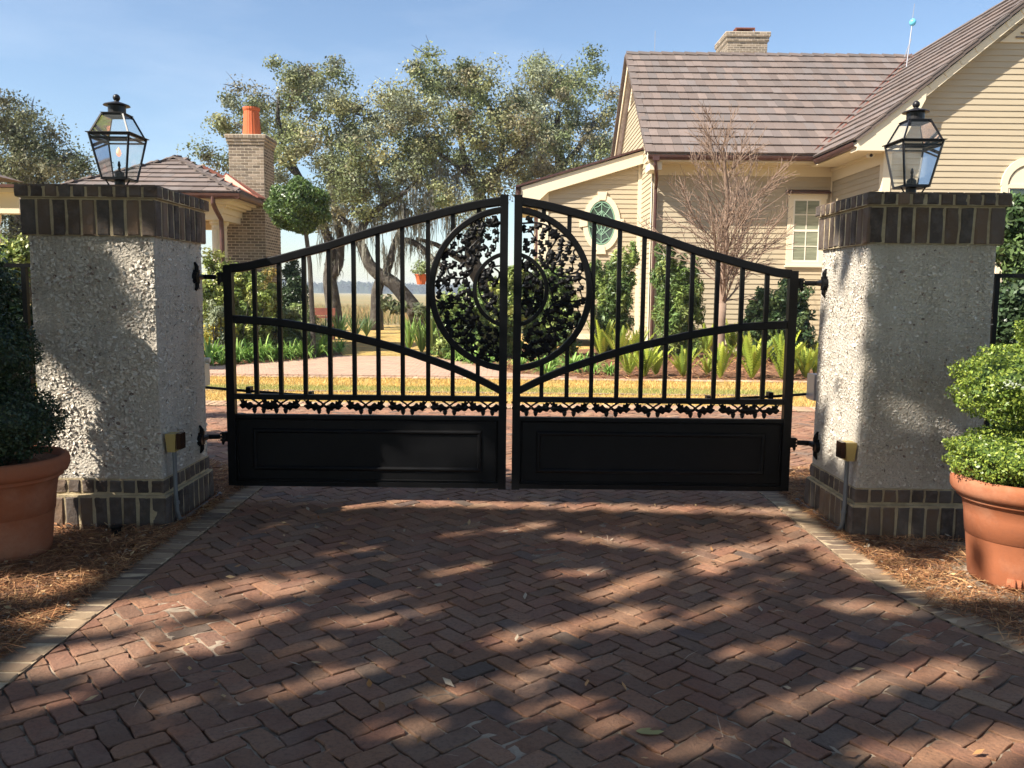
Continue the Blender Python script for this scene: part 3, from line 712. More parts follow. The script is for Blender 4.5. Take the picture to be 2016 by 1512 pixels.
    def mould(ins,w,h,name):
        mb=new(); x0,x1,z0,z1=xa+ins[0],xb-ins[0],za+ins[1],zb-ins[1]; prof=[(0,0),(.15,.55),(.4,.9),(.65,.9),(.85,.55),(1,0)]
        loops=[]
        for (u,hh) in prof: q=u*w; loops.append([(x0+q,GY-.006-h*hh,z0+q),(x1-q,GY-.006-h*hh,z0+q),(x1-q,GY-.006-h*hh,z1-q),(x0+q,GY-.006-h*hh,z1-q)])
        ids=[[mb.av(p) for p in l] for l in loops]
        for k in range(len(ids)-1):
            for j in range(4): mb.face((ids[k][j],ids[k][(j+1)%4],ids[k+1][(j+1)%4],ids[k+1][j]))
        mb.build(name,M['iron'],pn)
    mould((.012,.018),.014,.010,'edge_bead'); mould((.13,.095),.036,.018,'panel_moulding')
    # lugs to the hinge pins
    for z in (1.70,.49):
        mb=new(); 
        mb.tube([(xh-.028,GY,z-.037),(xh-.028,GY,z+.037)],.019,12); mb.box(xh-.020,xh+.002,GY-.014,GY+.014,z-.036,z+.036)
        mb.build('hinge_lug',M['iron'],t)
    return t
gateleaf(-1,'left black iron gate leaf with half circle of oak leaves')
gateleaf(1,'right black iron gate leaf hinged to the pale right pillar')
# gate opener arms behind the leaves
for s,lab in ((-1,'black opener arm behind the left gate leaf'),(1,'black opener arm behind the right gate leaf')):
    x0=GC+s*2.36; t=thing('gate_opener',(x0,6.5,.8),lab,'gate opener','gate opener arms')
    mb=MB(); mb.tube([(GC+s*2.52,6.62,.83),(GC+s*2.05,6.47,.815),(GC+s*1.55,6.36,.80),(GC+s*1.35,6.33,.795)],[.011,.011,.010,.008],8)
    mb.build('arm',M['iron'],t)
    for xx in (2.05,1.55):
        mb=MB(); mb.box(GC+s*xx-.018,GC+s*xx+.018,6.37 if xx<2 else 6.44,6.45 if xx<2 else 6.52,.80,.85 if xx>2 else .825); mb.build('clamp',M['iron'],t)
# opener control box behind each pillar
t=thing('control_box',(2.37,6.42,.8),'grey control box with a small blue label behind the right pillar','control box')
mb=MB(); mb.box(2.335,2.42,6.36,6.52,.80,1.0); mb.build('housing',M['steel'],t)
t=thing('control_box',(-2.37,6.5,.8),'tan post box with white pipe cap behind the left pillar','control box')
mb=MB(); mb.box(-2.46,-2.385,6.36,6.5,.86,1.03); mb.build('housing',M['trim'],t); mb=MB(); mb.tube([(-2.45,6.43,1.06),(-2.355,6.43,1.06)],.020,12); mb.tube([(-2.40,6.43,1.03),(-2.40,6.43,1.05)],.012,8); mb.build('pipe_cap',M['white'],t)
# safety beam sensors with conduit
for s,X,Y0,lab in ((-1,-2.335,5.53,'gold safety sensor with bent conduit on the left pillar'),(1,2.30,5.46,'gold safety sensor with bent conduit on the right pillar')):
    q=-s; t=thing('beam_sensor',(X,Y0,.5),lab,'gate sensor','gate safety sensors')
    mb=MB(); a=X+q*.012; b=X+q*.085
    lo=[(a+q*.008,Y0-.045,.515),(b-q*.014,Y0-.045,.515),(b-q*.014,Y0+.03,.515),(a+q*.008,Y0+.03,.515)]; hi=[(a,Y0-.058,.640),(b,Y0-.058,.640),(b,Y0+.04,.640),(a,Y0+.04,.640)]
    L=[mb.av(p) for p in lo]; H=[mb.av(p) for p in hi]; mb.face(L); mb.face(H)
    for k in range(4): mb.face((L[k],L[(k+1)%4],H[(k+1)%4],H[k]))
    mb.build('housing',M['gold'],t)
    mb=MB(); n0=(b-q*.005); mb.obox((b+q*.0005-(0 if q>0 else .03),Y0-.052,.535),(.03,0,0),(0,.085,0),(0,0,.108)); mb.build('lens_hood',M['lens'],t)
    mb=MB(); xc=X+q*.05; mb.tube([(xc,Y0,.515),(xc,Y0,.40),(xc+q*.004,Y0-.01,.22),(xc+q*.008,Y0-.005,.10),(xc+q*.01,Y0+.02,.045),(xc+q*.01,Y0+.07,.022),(xc+q*.01,Y0+.14,.018),(xc+q*.012,6.35,.018)],[.014]*8,10)
    mb.tube([(xc+q*.007,Y0-.008,.17),(xc+q*.008,Y0-.006,.15)],.0185,10); mb.tube([(xc+q*.011,6.3,.018),(xc+q*.012,6.34,.018)],.019,10)
    mb.build('conduit',M['conduit'],t)

# ================================================================== LANTERNS
def lantern(cx,cy,label):
    z0=2.268; t=thing('gas_lantern',(cx,cy,z0),label,'lantern','gas lanterns on the gate pillars')
    mb=MB(); mb.tube([(cx,cy,z0),(cx,cy,z0+.012)],.05,20); mb.tube([(cx,cy,z0),(cx,cy,z0+.10)],.034,20); mb.build('post_sleeve',M['lamp'],t)
    ZB,ZM,ZT=z0+.092,z0+.385,z0+.522; hb,hm,ht=.084,.136,.074
    def sq(h,z): return [Vector((cx-h,cy-h,z)),Vector((cx+h,cy-h,z)),Vector((cx+h,cy+h,z)),Vector((cx-h,cy+h,z))]
    mb=MB()
    for (ha,za,hc,zc,w) in ((hb,ZB,hm,ZM,.0085),(hm-.006,ZM+.004,ht,ZT,.007)):
        A,B=sq(ha,za),sq(hc,zc)
        for k in range(4): mb.tube([A[k],B[k]],w,4)
    for h,z,w in ((hb,ZB,.009),(hm,ZM,.010),(hm-.004,ZM-.028,.006),(ht,ZT,.008)):
        S=sq(h,z)
        for k in range(4):
            a,b=S[k],S[(k+1)%4]; dv=(b-a).normalized(); nn=Vector((dv.y,-dv.x,0)); mb.obox(a-dv*.004-nn*w*.5+Vector((0,0,-w)),(b-a)+dv*.008,-nn*-w*-1,(0,0,2*w))
    O=sq(hm+.016,ZM+.002); I=sq(hm-.012,ZM+.002); mb.ring(O,I,(0,0,.005))
    O=sq(hb+.006,ZB-.008); I=sq(.03,ZB-.008); mb.ring(O,I,(0,0,.006))
    mb.box(cx-ht-.004,cx+ht+.004,cy-ht-.004,cy+ht+.004,ZT+.008,ZT+.013)
    fr=mb.build('frame',M['lamp'],t)
    for (ha,za,hc,zc) in ((hb-.002,ZB+.008,hm-.003,ZM-.01),(hm-.012,ZM+.012,ht-.002,ZT-.006)):
        A,B=sq(ha,za),sq(hc,zc)
        for k in range(4):
            j=(k+1)%4; mb=MB(); mb.poly([A[k],A[j],B[j],B[k]]); mb.build('glass_pane',M['lglass'],t)
    mb=MB(); mb.lathe([(.058,ZT+.01),(.058,ZT+.065),(.088,ZT+.068),(.082,ZT+.075),(.045,ZT+.088),(.018,ZT+.096),(.014,ZT+.103)],(cx,cy,0),20); mb.build('chimney_cap',M['lamp'],t,smooth=False)
    mb=MB(); blob(mb,(cx,cy,ZT+.122),(.024,.024,.025),12,0); mb.build('finial',M['lamp'],t,smooth=True)
    mb=MB(); mb.lathe([(.032,ZB),(.032,ZB+.045),(.018,ZB+.055),(.008,ZB+.06),(.010,ZB+.075),(.006,ZB+.085),(.011,ZB+.095),(.007,ZB+.12),(.0,ZB+.13)],(cx,cy,0),12); mb.build('burner',M['lamp'],t)
    for s in (-1,1):
        mb=MB(); mb.tube([(cx+s*.04,cy-.03,z0+.008),(cx+s*.06,cy-.03,z0+.05),(cx+s*.085,cy-.03,z0+.088)],.005,6); mb.build('bracket',M['lamp'],t)
    return t,(cx,cy,ZB)
la,(lx,ly,lz)=lantern(-2.745,5.88,'gas lantern burning with a small pink flame on the left pillar')
mb=MB(); mb.lathe([(.0,lz+.155),(.012,lz+.163),(.017,lz+.18),(.012,lz+.2),(.003,lz+.218),(0,lz+.222)],(lx,ly,0),10); mb.build('flame',M['flame'],la,smooth=True)
lantern(2.74,5.83,'gas lantern without a visible flame on the right pillar')

# ================================================================== POTS AND TOPIARY
def pot(cx,cy,label,foot=None):
    t=thing('terracotta_pot',(cx,cy,0),label,'plant pot','terracotta pots beside the pillars')
    prof=[(.0,.0),(.275,0),(.285,.02),(.300,.16),(.312,.28),(.314,.285),(.318,.287),(.330,.42),(.345,.50),(.365,.515),(.378,.525),(.372,.54),(.385,.545),(.405,.555),(.418,.585),(.420,.63),(.412,.655),(.392,.665),(.375,.66),(.37,.60),(.0,.60)]
    prof=[(r*.9,z*.9) for r,z in prof]; mb=MB(); mb.lathe(prof,(cx,cy,0),64); mb.build('pot_body',M['terra'],t,smooth=True)
    mb=MB(); mb.lathe([(.335,.553),(0,.567)],(cx,cy,0),32); mb.build('soil',M['mulch'],t)
    if foot:
        mb=MB()
        for a in foot:
            fx,fy=cx+.256*math.cos(a),cy+.256*math.sin(a); pts=[]
            for k in range(16):
                th=k*.42; r=.032-.0016*k; pts.append((fx+math.cos(a)*r*math.cos(th)+.02*math.cos(a),fy+math.sin(a)*r*math.cos(th)+.02*math.sin(a),.035+r*math.sin(th)))
            mb.tube(pts,[.012]*16,8); mb.tube([(fx-.035*math.sin(a),fy+.035*math.cos(a),.036),(fx+.035*math.sin(a),fy-.035*math.cos(a),.036)],.032,14)
        mb.build('pot_foot',M['terra'],t,smooth=False)
    return t
pot(2.92,4.62,'sunlit terracotta pot with a boxwood topiary, by the right pillar',foot=(R(-125),))
pot(-3.08,4.90,'shaded terracotta pot at the left edge of the drive')
def topiary(tiers, label, base, cols, loc, per=13000, size=.019):
    t=thing('topiary',loc,label,'topiary','clipped topiaries in pots')
    mb=MB(); mb.col=tuple(base)
    for (c,r) in tiers: blob(mb,c,tuple(q*.80 for q in r),12,.05)  # unseen opaque core added inside the leaves to block light
    for (c,r) in tiers:
        n=int(per*(r[0]*r[2]*2+r[0]**2)/.35); d=unit(rng.normal(size=(n,3))); k=1+.07*np.sin(d[:,0]*9+d[:,2]*7)+.05*np.sin(d[:,1]*13+d[:,2]*11); rr=(.84+.17*rng.random(n)**.8)*k
        P=np.array(c)+d*np.array(r)*rr[:,None]; pc=np.array(cols)[rng.integers(0,len(cols),n)]*(.7+.6*rng.random((n,1)))
        mb.arr(*leaves(P,d,size,.55,pc,.9))
    mb.build('foliage',M['leafg'],t)
    mb=MB(); mb.tube([(loc[0],loc[1],.55),(loc[0]+.01,loc[1],1.0),(loc[0],loc[1],tiers[-1][0][2])],[.03,.025,.015],8); mb.build('stem',M['bark'],t)
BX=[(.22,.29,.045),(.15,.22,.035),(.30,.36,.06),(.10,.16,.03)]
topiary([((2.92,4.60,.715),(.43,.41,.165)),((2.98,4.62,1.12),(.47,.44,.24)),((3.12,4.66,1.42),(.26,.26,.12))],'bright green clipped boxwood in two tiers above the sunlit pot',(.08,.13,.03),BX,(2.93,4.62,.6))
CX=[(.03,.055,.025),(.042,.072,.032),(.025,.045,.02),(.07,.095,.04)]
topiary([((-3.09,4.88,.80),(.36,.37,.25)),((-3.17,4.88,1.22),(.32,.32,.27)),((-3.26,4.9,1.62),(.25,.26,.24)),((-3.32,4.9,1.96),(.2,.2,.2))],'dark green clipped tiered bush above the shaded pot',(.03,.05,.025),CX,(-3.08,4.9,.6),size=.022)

# ================================================================== IRON FENCE
for s,lab in ((-1,'black iron fence running left from the left pillar'),(1,'black iron fence running right from the right pillar')):
    x0=s*(3.17 if s<0 else 3.13); t=thing('iron_fence',(x0,6.2,0),lab,'fence','fences beside the gate')
    for z in (1.77,.76,.12):
        mb=MB(); mb.box(min(x0,x0+s*6),max(x0,x0+s*6),6.18,6.22,z-.015,z+.015); mb.build('rail',M['iron'],t)
    for k in range(8):
        mb=MB(); x=x0+s*(.46+.62*k); mb.box(x-.018,x+.018,6.182,6.218,.0,1.756); mb.build('picket',M['iron'],t)

# ================================================================== HOUSE
H_=thing('clapboard_house',(9,24,0),'beige clapboard house with brown tiled roofs behind the right of the gate','house')
EXP=.144
def siding(name,o,u,n,poly,z0,parent=None,m=None,tilt=None):
    """lap boards clipped to a polygon given as (distance along u, z)"""
    o=Vector(o);u=Vector(u).normalized();n=Vector(n); mb=MB(); zmax=max(p[1] for p in poly); k=0
    u2=u if tilt is None else u
    while z0+k*EXP<zmax:
        a,b=z0+k*EXP,z0+(k+1)*EXP
        q=halfclip(halfclip(poly,0,-1,-a),0,1,b); k+=1
        if len(q)<3: continue
        P=[o+u*s+Vector((0,0,z))+n*(.024-.019*(z-a)/EXP) for s,z in q]
        idx=[mb.av(p) for p in P]; mb.face(idx)
        lo=[i for i,(s,z) in enumerate(q) if abs(z-a)<1e-5]
        if len(lo)>=2:
            i0=min(lo,key=lambda i:q[i][0]); i1=max(lo,key=lambda i:q[i][0]); A=o+u*q[i0][0]+Vector((0,0,a)); B=o+u*q[i1][0]+Vector((0,0,a))
            mb.poly([A+n*.002,A+n*.024,B+n*.024,B+n*.002])
    mb.mi=0; P=[o+u*s+Vector((0,0,z)) for s,z in poly]; mb.poly(P)
    return mb.build(name,m or M['siding'],parent)
RP=[(.165,.128,.110),(.185,.145,.125),(.155,.125,.110),(.205,.158,.135),(.18,.148,.134),(.165,.140,.128)]
def tiles(mb, o, along, up, nrm, rows, expo, wid, lenf, th=.055, over=1.0):
    """tile courses: o eave corner, along = unit eave direction, up = unit slope direction; lenf(row)->(s0,s1)"""
    o=Vector(o);along=Vector(along);up=Vector(up);nrm=Vector(nrm)
    for r in range(rows):
        s0,s1=lenf(r); 
        if s1-s0<.05: continue
        s=s0-(random.random()*wid*.5 if r%2 else wid*.5*random.random())
        while s<s1:
            w=wid*(.85+.3*random.random()); a=max(s,s0); b=min(s+w-.006,s1)
            if b-a>.02:
                c=random.choice(RP); k=.88+random.random()*.25; mb.col=tuple(q*k for q in c); lift=.012+.008*random.random(); dn=random.gauss(0,.004)
                p=o+along*a+up*(r*expo-.02+dn); A=along*(b-a); U=up*(expo*1.12)+nrm*(-th*.9)
                mb.obox(p+nrm*(lift+th*.35),A,U,nrm*th)
            s+=w
# --- main wing: wall facing the gate Y=24, X 3.95..9.04
Xg,Yf,Xw,Yw=3.95,24.0,9.04,20.70
siding('wall',(Xg,Yf,0),(1,0,0),(0,-1,0),[(0,.37),(Xw-Xg,.37),(Xw-Xg,5.0),(0,5.0)],.37,H_)
Yr,Ze,Zr,Ye,Yb=28.1,5.42,9.42,23.1,33.1; sl=(Zr-Ze)/(Yr-Ye)
roofz=lambda y: Ze+sl*(y-Ye) if y<Yr else Ze+sl*(Yb-y)
# gable end facing left
gp=[(0,.37),(9.1-0,.37)]
siding('wall',(Xg,33.0,0),(0,-1,0),(-1,0,0),[(0,.37),(9.0,.37),(9.0,roofz(24)-.1),(33-Yr,Zr-.12),(0,Ze+.1)],.37,H_)
mb=MB(); 
for (x0,x1,y0,y1) in ((Xg-.03,Xg+.14,Yf-.03,Yf+.02),(Xg-.035,Xg+.0,Yf-.03,Yf+.14)): mb.box(x0,x1,y0,y1,.37,5.2)
mb.build('corner_board',M['trim'],H_); mb=MB(); mb.box(Xw-.05,Xw-.02,Yf-.06,Yf+.0,.37,4.98); mb.build('corner_board',M['trim'],H_)
mb=MB(); mb.box(Xg-.03,Xw,Yf-.045,Yf+.01,.2,.365); mb.box(Xg-.045,Xg,Yf-.045,33,.2,.366); mb.build('skirt_board',M['trim'],H_)
mb=MB(); mb.box(Xg+.02,Xw,Yf+.02,Yf+.3,-.05,.2); mb.build('foundation',M['cmortar'],H_)
# frieze, soffit, gutter of the main wing
mb=MB(); mb.box(Xg,Xw+.05,Yf-.035,Yf+.01,4.98,5.30); mb.box(Xg-.28,Xw+.0,Ye+.10,Yf,5.28,5.31); mb.box(Xg-.28,Xw-.55,Ye+.07,Ye+.10,5.24,5.40); mb.box(Xg,Xw,Yf-.075,Yf-.035,5.22,5.28)
mb.build('frieze',M['trim'],H_)
mb=MB(); n=8; 
def gutter(mb,p0,p1,out):
    p0=Vector(p0);p1=Vector(p1);out=Vector(out); prof=[(0,.0),(0,-.10),(.05,-.125),(.10,-.11),(.13,-.06),(.14,.0),(.125,.0),(.115,-.05),(.09,-.095),(.05,-.108),(.012,-.09),(.012,.0)]
    A=[mb.av(p0+out*a+Vector((0,0,b))) for a,b in prof]; B=[mb.av(p1+out*a+Vector((0,0,b))) for a,b in prof]; n=len(prof)
    for k in range(n): mb.face((A[k],A[(k+1)%n],B[(k+1)%n],B[k]))
    mb.face(A); mb.face(B[::-1])
gutter(mb,(Xg-.3,Ye+.07,5.40),(8.24,Ye+.07,5.40),(0,-1,0)); mb.build('gutter',M['copper'],H_)
# roof slopes
upm=Vector((0,Yr-Ye,Zr-Ze)).normalized(); nm=Vector((0,-(Zr-Ze),Yr-Ye)).normalized(); SL=math.hypot(Yr-Ye,Zr-Ze)
mb=MB(); X0,X1=Xg-.32,13.0
mb.poly([(X0+.02,Ye+.02,Ze-.01),(X1,Ye+.02,Ze-.01),(X1,Yr,Zr-.01),(X0+.02,Yr,Zr-.01)]); mb.poly([(X0+.02,Yb,Ze),(X0+.02,Yr,Zr-.01),(X1,Yr,Zr-.01),(X1,Yb,Ze)])
def mainrow(r):
    z=Ze+r*.45/SL*(Zr-Ze); return 0,(8.10+(z-5.35)/.84+.35)-X0
mb.col=(.12,.08,.07); tiles(mb,(X0,Ye,Ze),(1,0,0),upm,nm,14,.45,.27,mainrow)
# rake edge caps and ridge caps
for k in range(14):
    p=Vector((X0-.05,Ye,Ze))+upm*(k*.45); c=random.choice(RP); mb.col=tuple(q*.85 for q in c); mb.obox(p+nm*.045,(.20,0,0),upm*.47-nm*.02,nm*.035); mb.obox(p-nm*.03,(.035,0,0),upm*.46,nm*.075)
    q=Vector((X0-.05,Yb,Ze)); u2=Vector((0,-(Yb-Yr),Zr-Ze)).normalized(); n2=Vector((0,(Zr-Ze),(Yb-Yr))).normalized(); mb.obox(q+u2*(k*.45)-n2*.03,(.2,0,0),u2*.47,n2*.09)
k=0
while X0+k*.38<12.9:
    c=random.choice(RP); mb.col=tuple(q*.8 for q in c); x=X0+k*.38
    mb.obox((x,Yr-.15,Zr-.06),(.40,0,-.03),(0,.16,.12),(0,-.02,.05)); mb.obox((x,Yr+.01,Zr+.06),(.40,0,-.03),(0,.16,-.12),(0,.02,.05)); k+=1
mb.build('roof',M['tile'],H_)
# rake boards of the main gable
mb=MB(); xr=Xg-.26
mb.prism([(xr,Ye+.12,Ze-.09),(xr,Yr,Zr-.12),(xr,Yr,Zr-.36),(xr,Ye+.35,5.24),(xr,Ye+.12,5.24)],(.03,0,0)); mb.prism([(xr,Yb-.1,Ze-.09),(xr,Yr+.001,Zr-.12),(xr,Yr+.001,Zr-.36),(xr,Yb-.1,5.24)],(.03,0,0))
mb.prism([(xr+.03,Ye+.2,Ze-.06),(xr+.03,Yr,Zr-.14),(xr+.03,Yr,Zr-.17),(xr+.03,Ye+.2,Ze-.10)],(.24,0,0)); mb.box(xr+.03,Xg+.1,Ye+.12,Yf,5.02,5.24)
mb.build('rake_board',M['trim'],H_)
# louvred vent near the apex
mb=MB(); vy0,vy1=Yr-1.25,Yr+1.25; vz=Zr-1.45
mb.prism([(Xg-.045,vy0-.12,vz-.1),(Xg-.045,vy1+.12,vz-.1),(Xg-.045,Yr,Zr-.30)],(.02,0,0)); v=mb.build('gable_vent',M['trim'],H_)
mb=MB()
for k in range(11):
    z=vz+k*.095; w=(Zr-.55-z)*.86
    if w>.05: mb.obox((Xg-.055,Yr-w,z),(-.025,0,-.035),(0,2*w,0),(0,0,.022))
mb.build('louver',M['louver'],v)
# recessed wall window
wx0,wx1,wz0,wz1=7.80,8.88,2.49,4.50
Wn=MB(); Wn.box(wx0,wx1,Yf-.05,Yf-.022,wz0,wz0+.10); Wn.box(wx0,wx0+.15,Yf-.05,Yf-.022,wz0+.1,wz1-.14); Wn.box(wx1-.15,wx1,Yf-.05,Yf-.022,wz0+.1,wz1-.14); Wn.box(wx0-.02,wx1+.02,Yf-.065,Yf-.022,wz1-.14,wz1)
Wn.box(wx0-.03,wx1+.03,Yf-.09,Yf-.022,wz0-.05,wz0)
w=Wn.build('window',M['trim'],H_); mb=MB(); mb.prism([(wx0-.07,Yf-.2,wz1+.005),(wx0-.07,Yf-.02,wz1+.005),(wx0-.07,Yf-.02,wz1+.12),(wx0-.07,Yf-.2,wz1+.03)],(wx1-wx0+.14,0,0)); mb.build('hood',M['copper'],w)
mb=MB(); mb.box(wx0+.15,wx1-.15,Yf-.03,Yf-.024,wz0+.1,wz1-.14); mb.build('pane',M['pane'],w)
mb=MB(); a,b,c,d=wx0+.15,wx1-.15,wz0+.1,wz1-.14
mb.box(a,a+.045,Yf-.046,Yf-.031,c,d); mb.box(b-.045,b,Yf-.046,Yf-.031,c,d); mb.box(a,b,Yf-.0465,Yf-.031,c,c+.05); mb.box(a,b,Yf-.0465,Yf-.031,d-.05,d); mb.box((a+b)/2-.012,(a+b)/2+.012,Yf-.042,Yf-.031,c,d)
for k in (1,2,3): z=c+(d-c)*k/4; mb.box(a,b,Yf-.0425,Yf-.031,z-(.012 if k!=2 else .03),z+(.012 if k!=2 else .03))
mb.build('sash',M['white'],w)
# --- right wing: gable facing the gate
Er,Zer,XR,ZR=8.17,5.33,13.39,9.71; Xe=18.61; Yfr=20.33
rz=lambda x: Zer+.84*(x-Er) if x<XR else Zer+.84*(Xe-x)
siding('wall',(Xw,Yw,0),(1,0,0),(0,-1,0),[(0,.37),(8.7,.37),(8.7,rz(17.74)-.1),(XR-Xw,ZR-.1),(0,rz(Xw)-.1)],.37,H_)
siding('wall',(Xw,Yf,0),(0,-1,0),(-1,0,0),[(0,.37),(Yf-Yw,.37),(Yf-Yw,5.1),(0,5.1)],.37,H_)
mb=MB(); mb.box(Xw-.035,Xw+.16,Yw-.035,Yw+.0,.37,5.75); mb.box(Xw-.036,Xw,Yw,Yw+.15,.37,5.0); mb.build('corner_board',M['trim'],H_)
mb=MB(); mb.box(Xw-.05,17.8,Yw-.05,Yw,.2,.368); mb.box(Xw-.05,Xw,Yw,Yf-.05,.2,.367); mb.build('skirt_board',M['trim'],H_)
mb=MB(); mb.box(Xw-.04,Xw+.01,Yw,Yf,4.85,5.22); mb.box(Er+.08,Xw,Yw-.1,Yf-.45,5.19,5.22); mb.box(Er+.08,Er+.11,Yw-.1,Yf-.8,5.17,5.31); mb.box(Xw-.09,Xw-.04,Yw,Yf,5.12,5.19)
# boxed return at the gable foot
mb.prism([(Er+.05,Yfr+.02,5.10),(Xw+.16,Yfr+.02,5.10),(Xw+.75,Yfr+.02,rz(Xw+.75)-.38),(Xw+.75,Yfr+.02,rz(Xw+.75)-.07),(Er+.05,Yfr+.02,rz(Er+.05)-.05)],(0,.40,0))
mb.build('frieze',M['trim'],H_)
mb=MB(); gutter(mb,(Er+.08,Yfr+.05,5.30),(Er+.08,23.0,5.30),(-1,0,0)); mb.build('gutter',M['copper'],H_)
upw=Vector((XR-Er,0,ZR-Zer)).normalized(); nw=Vector((-(ZR-Zer),0,XR-Er)).normalized(); SW=math.hypot(XR-Er,ZR-Zer)
upe=Vector((-(Xe-XR),0,ZR-Zer)).normalized(); ne=Vector((ZR-Zer,0,Xe-XR)).normalized()
mb=MB(); mb.col=(.12,.08,.07)
mb.poly([(Er+.02,Yfr+.03,Zer-.01),(XR,Yfr+.03,ZR-.01),(XR,34,ZR-.01),(Er+.02,34,Zer-.01)]); mb.poly([(Xe,Yfr+.03,Zer),(Xe,34,Zer),(XR,34,ZR-.01),(XR,Yfr+.03,ZR-.01)])
def wrow(r):
    z=Zer+r*.45/SW*(ZR-Zer); yv=Ye+(z-Ze)/sl+.35; return 0,min(max(.6,34-Yfr),(yv+.2)-Yfr if z<Zr else 13.5)
tiles(mb,(Er,Yfr,Zer),(0,1,0),upw,nw,15,.45,.30,wrow,th=.055)
for r in range(15):
    c=random.choice(RP); mb.col=tuple(q*.8 for q in c); p=Vector((Er,Yfr-.04,Zer))+upw*(r*.45); mb.obox(p+nw*.05,(0,.2,0),upw*.47-nw*.02,nw*.04)
    for q in range(3): mb.obox(p+nw*(-.028+q*.024)+Vector((0,.006*q,0)),(0,.03,0),upw*.46-nw*.02,nw*.019)
mb.build('roof',M['tile'],H_)
mb=MB(); y=Yfr+.04
mb.prism([(Xw-.2,y,rz(Xw-.2)-.09),(Xw-.2,y,rz(Xw-.2)-.33),(XR,y,ZR-.33),(XR,y,ZR-.09)],(0,.03,0)); mb.prism([(XR,y,ZR-.33),(XR,y,ZR-.09),(Xe-.1,y,Zer-.01),(Xe-.1,y,Zer-.27)],(0,.03,0))
for r in range(1,15):  # stepped blocks under the tiles
    p=Vector((Er,y-.012,Zer-.06))+upw*(r*.45-.1); mb.prism([p-nw*.03,p+upw*.42-nw*.03,p+upw*.42-nw*.10+nw*0,p-nw*.17],(0,.011,0))
mb.prism([(Xw-.2,y+.03,rz(Xw-.2)-.12),(XR,y+.03,ZR-.12),(XR,y+.03,ZR-.15),(Xw-.2,y+.03,rz(Xw-.2)-.15)],(0,.34,0))
mb.build('rake_board',M['trim'],H_)
# valley flashing
mb=MB(); P0=Vector((Er+.05,Ye+.02,5.44)); xz=Er+(Zr-Zer)/.84; P1=Vector((xz,Yr,Zr+.03)); dv=(P1-P0).normalized()
sd1=dv.cross(nw).normalized(); N_=8
mb.obox(P0+nw*.11,P1-P0,sd1*-.30,nw*.02); mb.obox(P0+nm*.05,P1-P0,dv.cross(nm).normalized()*.05,nm*.02)
mb.build('valley_flashing',M['flash'],H_)
# gable vent and arched window on the right wing
mb=MB(); zv=7.72; mb.prism([(11.62,Yw-.05,zv),(15.1,Yw-.05,zv),(XR,Yw-.05,ZR-.55)],(0,.025,0)); v=mb.build('gable_vent',M['trim'],H_)
mb=MB()
for k in range(13): 
    z=zv+.12+k*.1; a=11.62+(z-zv)/.84+.22
    if XR-a>.1: mb.obox((a,Yw-.058,z),(2*(XR-a),0,0),(0,-.03,-.03),(0,0,.02))
mb.build('louver',M['louver'],v)
mb=MB(); cx,zc=12.55,4.35; Ro,Ri=.66,.50; n=20
O=[(cx+Ro*math.cos(PI*k/n),Yw-.07,zc+Ro*1.05*math.sin(PI*k/n)) for k in range(n+1)]; I=[(cx+Ri*math.cos(PI*k/n),Yw-.07,zc+Ri*1.0*math.sin(PI*k/n)) for k in range(n+1)]
for k in range(n): mb.prism([O[k],I[k],I[k+1],O[k+1]],(0,.045,0))
mb.box(cx-.64,cx-.48,Yw-.07,Yw-.025,1.2,zc); mb.box(cx+.48,cx+.64,Yw-.07,Yw-.025,1.2,zc); mb.box(cx-.48,cx+.48,Yw-.068,Yw-.025,zc-.06,zc+.03); mb.box(cx-.66,cx+.66,Yw-.09,Yw-.025,1.1,1.2)
mb.prism([(cx+.44*math.cos(PI*k/n),Yw-.04,zc+.03+.42*math.sin(PI*k/n)) for k in range(n+1)],(0,.015,0))
w=mb.build('window',M['trim'],H_); mb=MB(); mb.box(cx-.48,cx+.48,Yw-.035,Yw-.025,1.2,zc-.06); mb.build('pane',M['pane2'],w)
mb=MB()
for q in (-.46,-.012,.435): mb.box(cx+q,cx+q+.028,Yw-.055,Yw-.036,1.2,zc-.06)
for k in range(6): z=1.2+k*.615; mb.box(cx-.48,cx+.48,Yw-.0555,Yw-.036,z-.0+.0,z+.03)
mb.build('sash',M['white'],w)
# --- lean-to with the oval window
YL=26.06; 
lz=lambda x: 4.83+.302*(x-.05)
siding('wall',(.785,YL,0),(1,0,0),(0,-1,0),[(0,.37),(Xg-.785,.37),(Xg-.785,lz(Xg)-.1),(0,lz(.785)-.1)],.37,H_)
siding('wall',(.785,32,0),(0,-1,0),(-1,0,0),[(0,.37),(32-YL,.37),(32-YL,4.7),(0,4.7)],.37,H_)
mb=MB(); mb.box(.75,1.07,YL-.04,YL+.0,.37,lz(.8)-.25); mb.box(.745,.785,YL-.001,YL+.2,.37,4.7); mb.build('corner_board',M['trim'],H_); mb=MB(); mb.box(Xg-.13,Xg-.001,YL-.038,YL+.0,.37,lz(3.8)-.3); mb.build('corner_board',M['trim'],H_)
mb=MB(); mb.box(.74,Xg-.05,YL-.05,YL,.2,.368); mb.build('skirt_board',M['trim'],H_)
mb=MB(); y=YL-.22
mb.prism([(.22,y,4.46),(.22,y,lz(.22)-.04),(Xg-.02,y,lz(Xg)-.04),(Xg-.02,y,lz(Xg)-.42),(1.05,y,lz(1.05)-.42),(.78,y,4.46)],(0,.19,0))
mb.box(.2,.76,y+.19,32,4.47,4.50); mb.box(.2,.23,y+.1,32,4.46,4.80); mb.build('rake_board',M['trim'],H_)
mb=MB(); mb.prism([(.05,y-.06,lz(.05)),(Xg+.0,y-.06,lz(Xg)),(Xg+.0,y-.06,lz(Xg)+.06),(.05,y-.06,lz(.05)+.06)],(0,6.4,0)); mb.build('roof',M['copper'],H_)
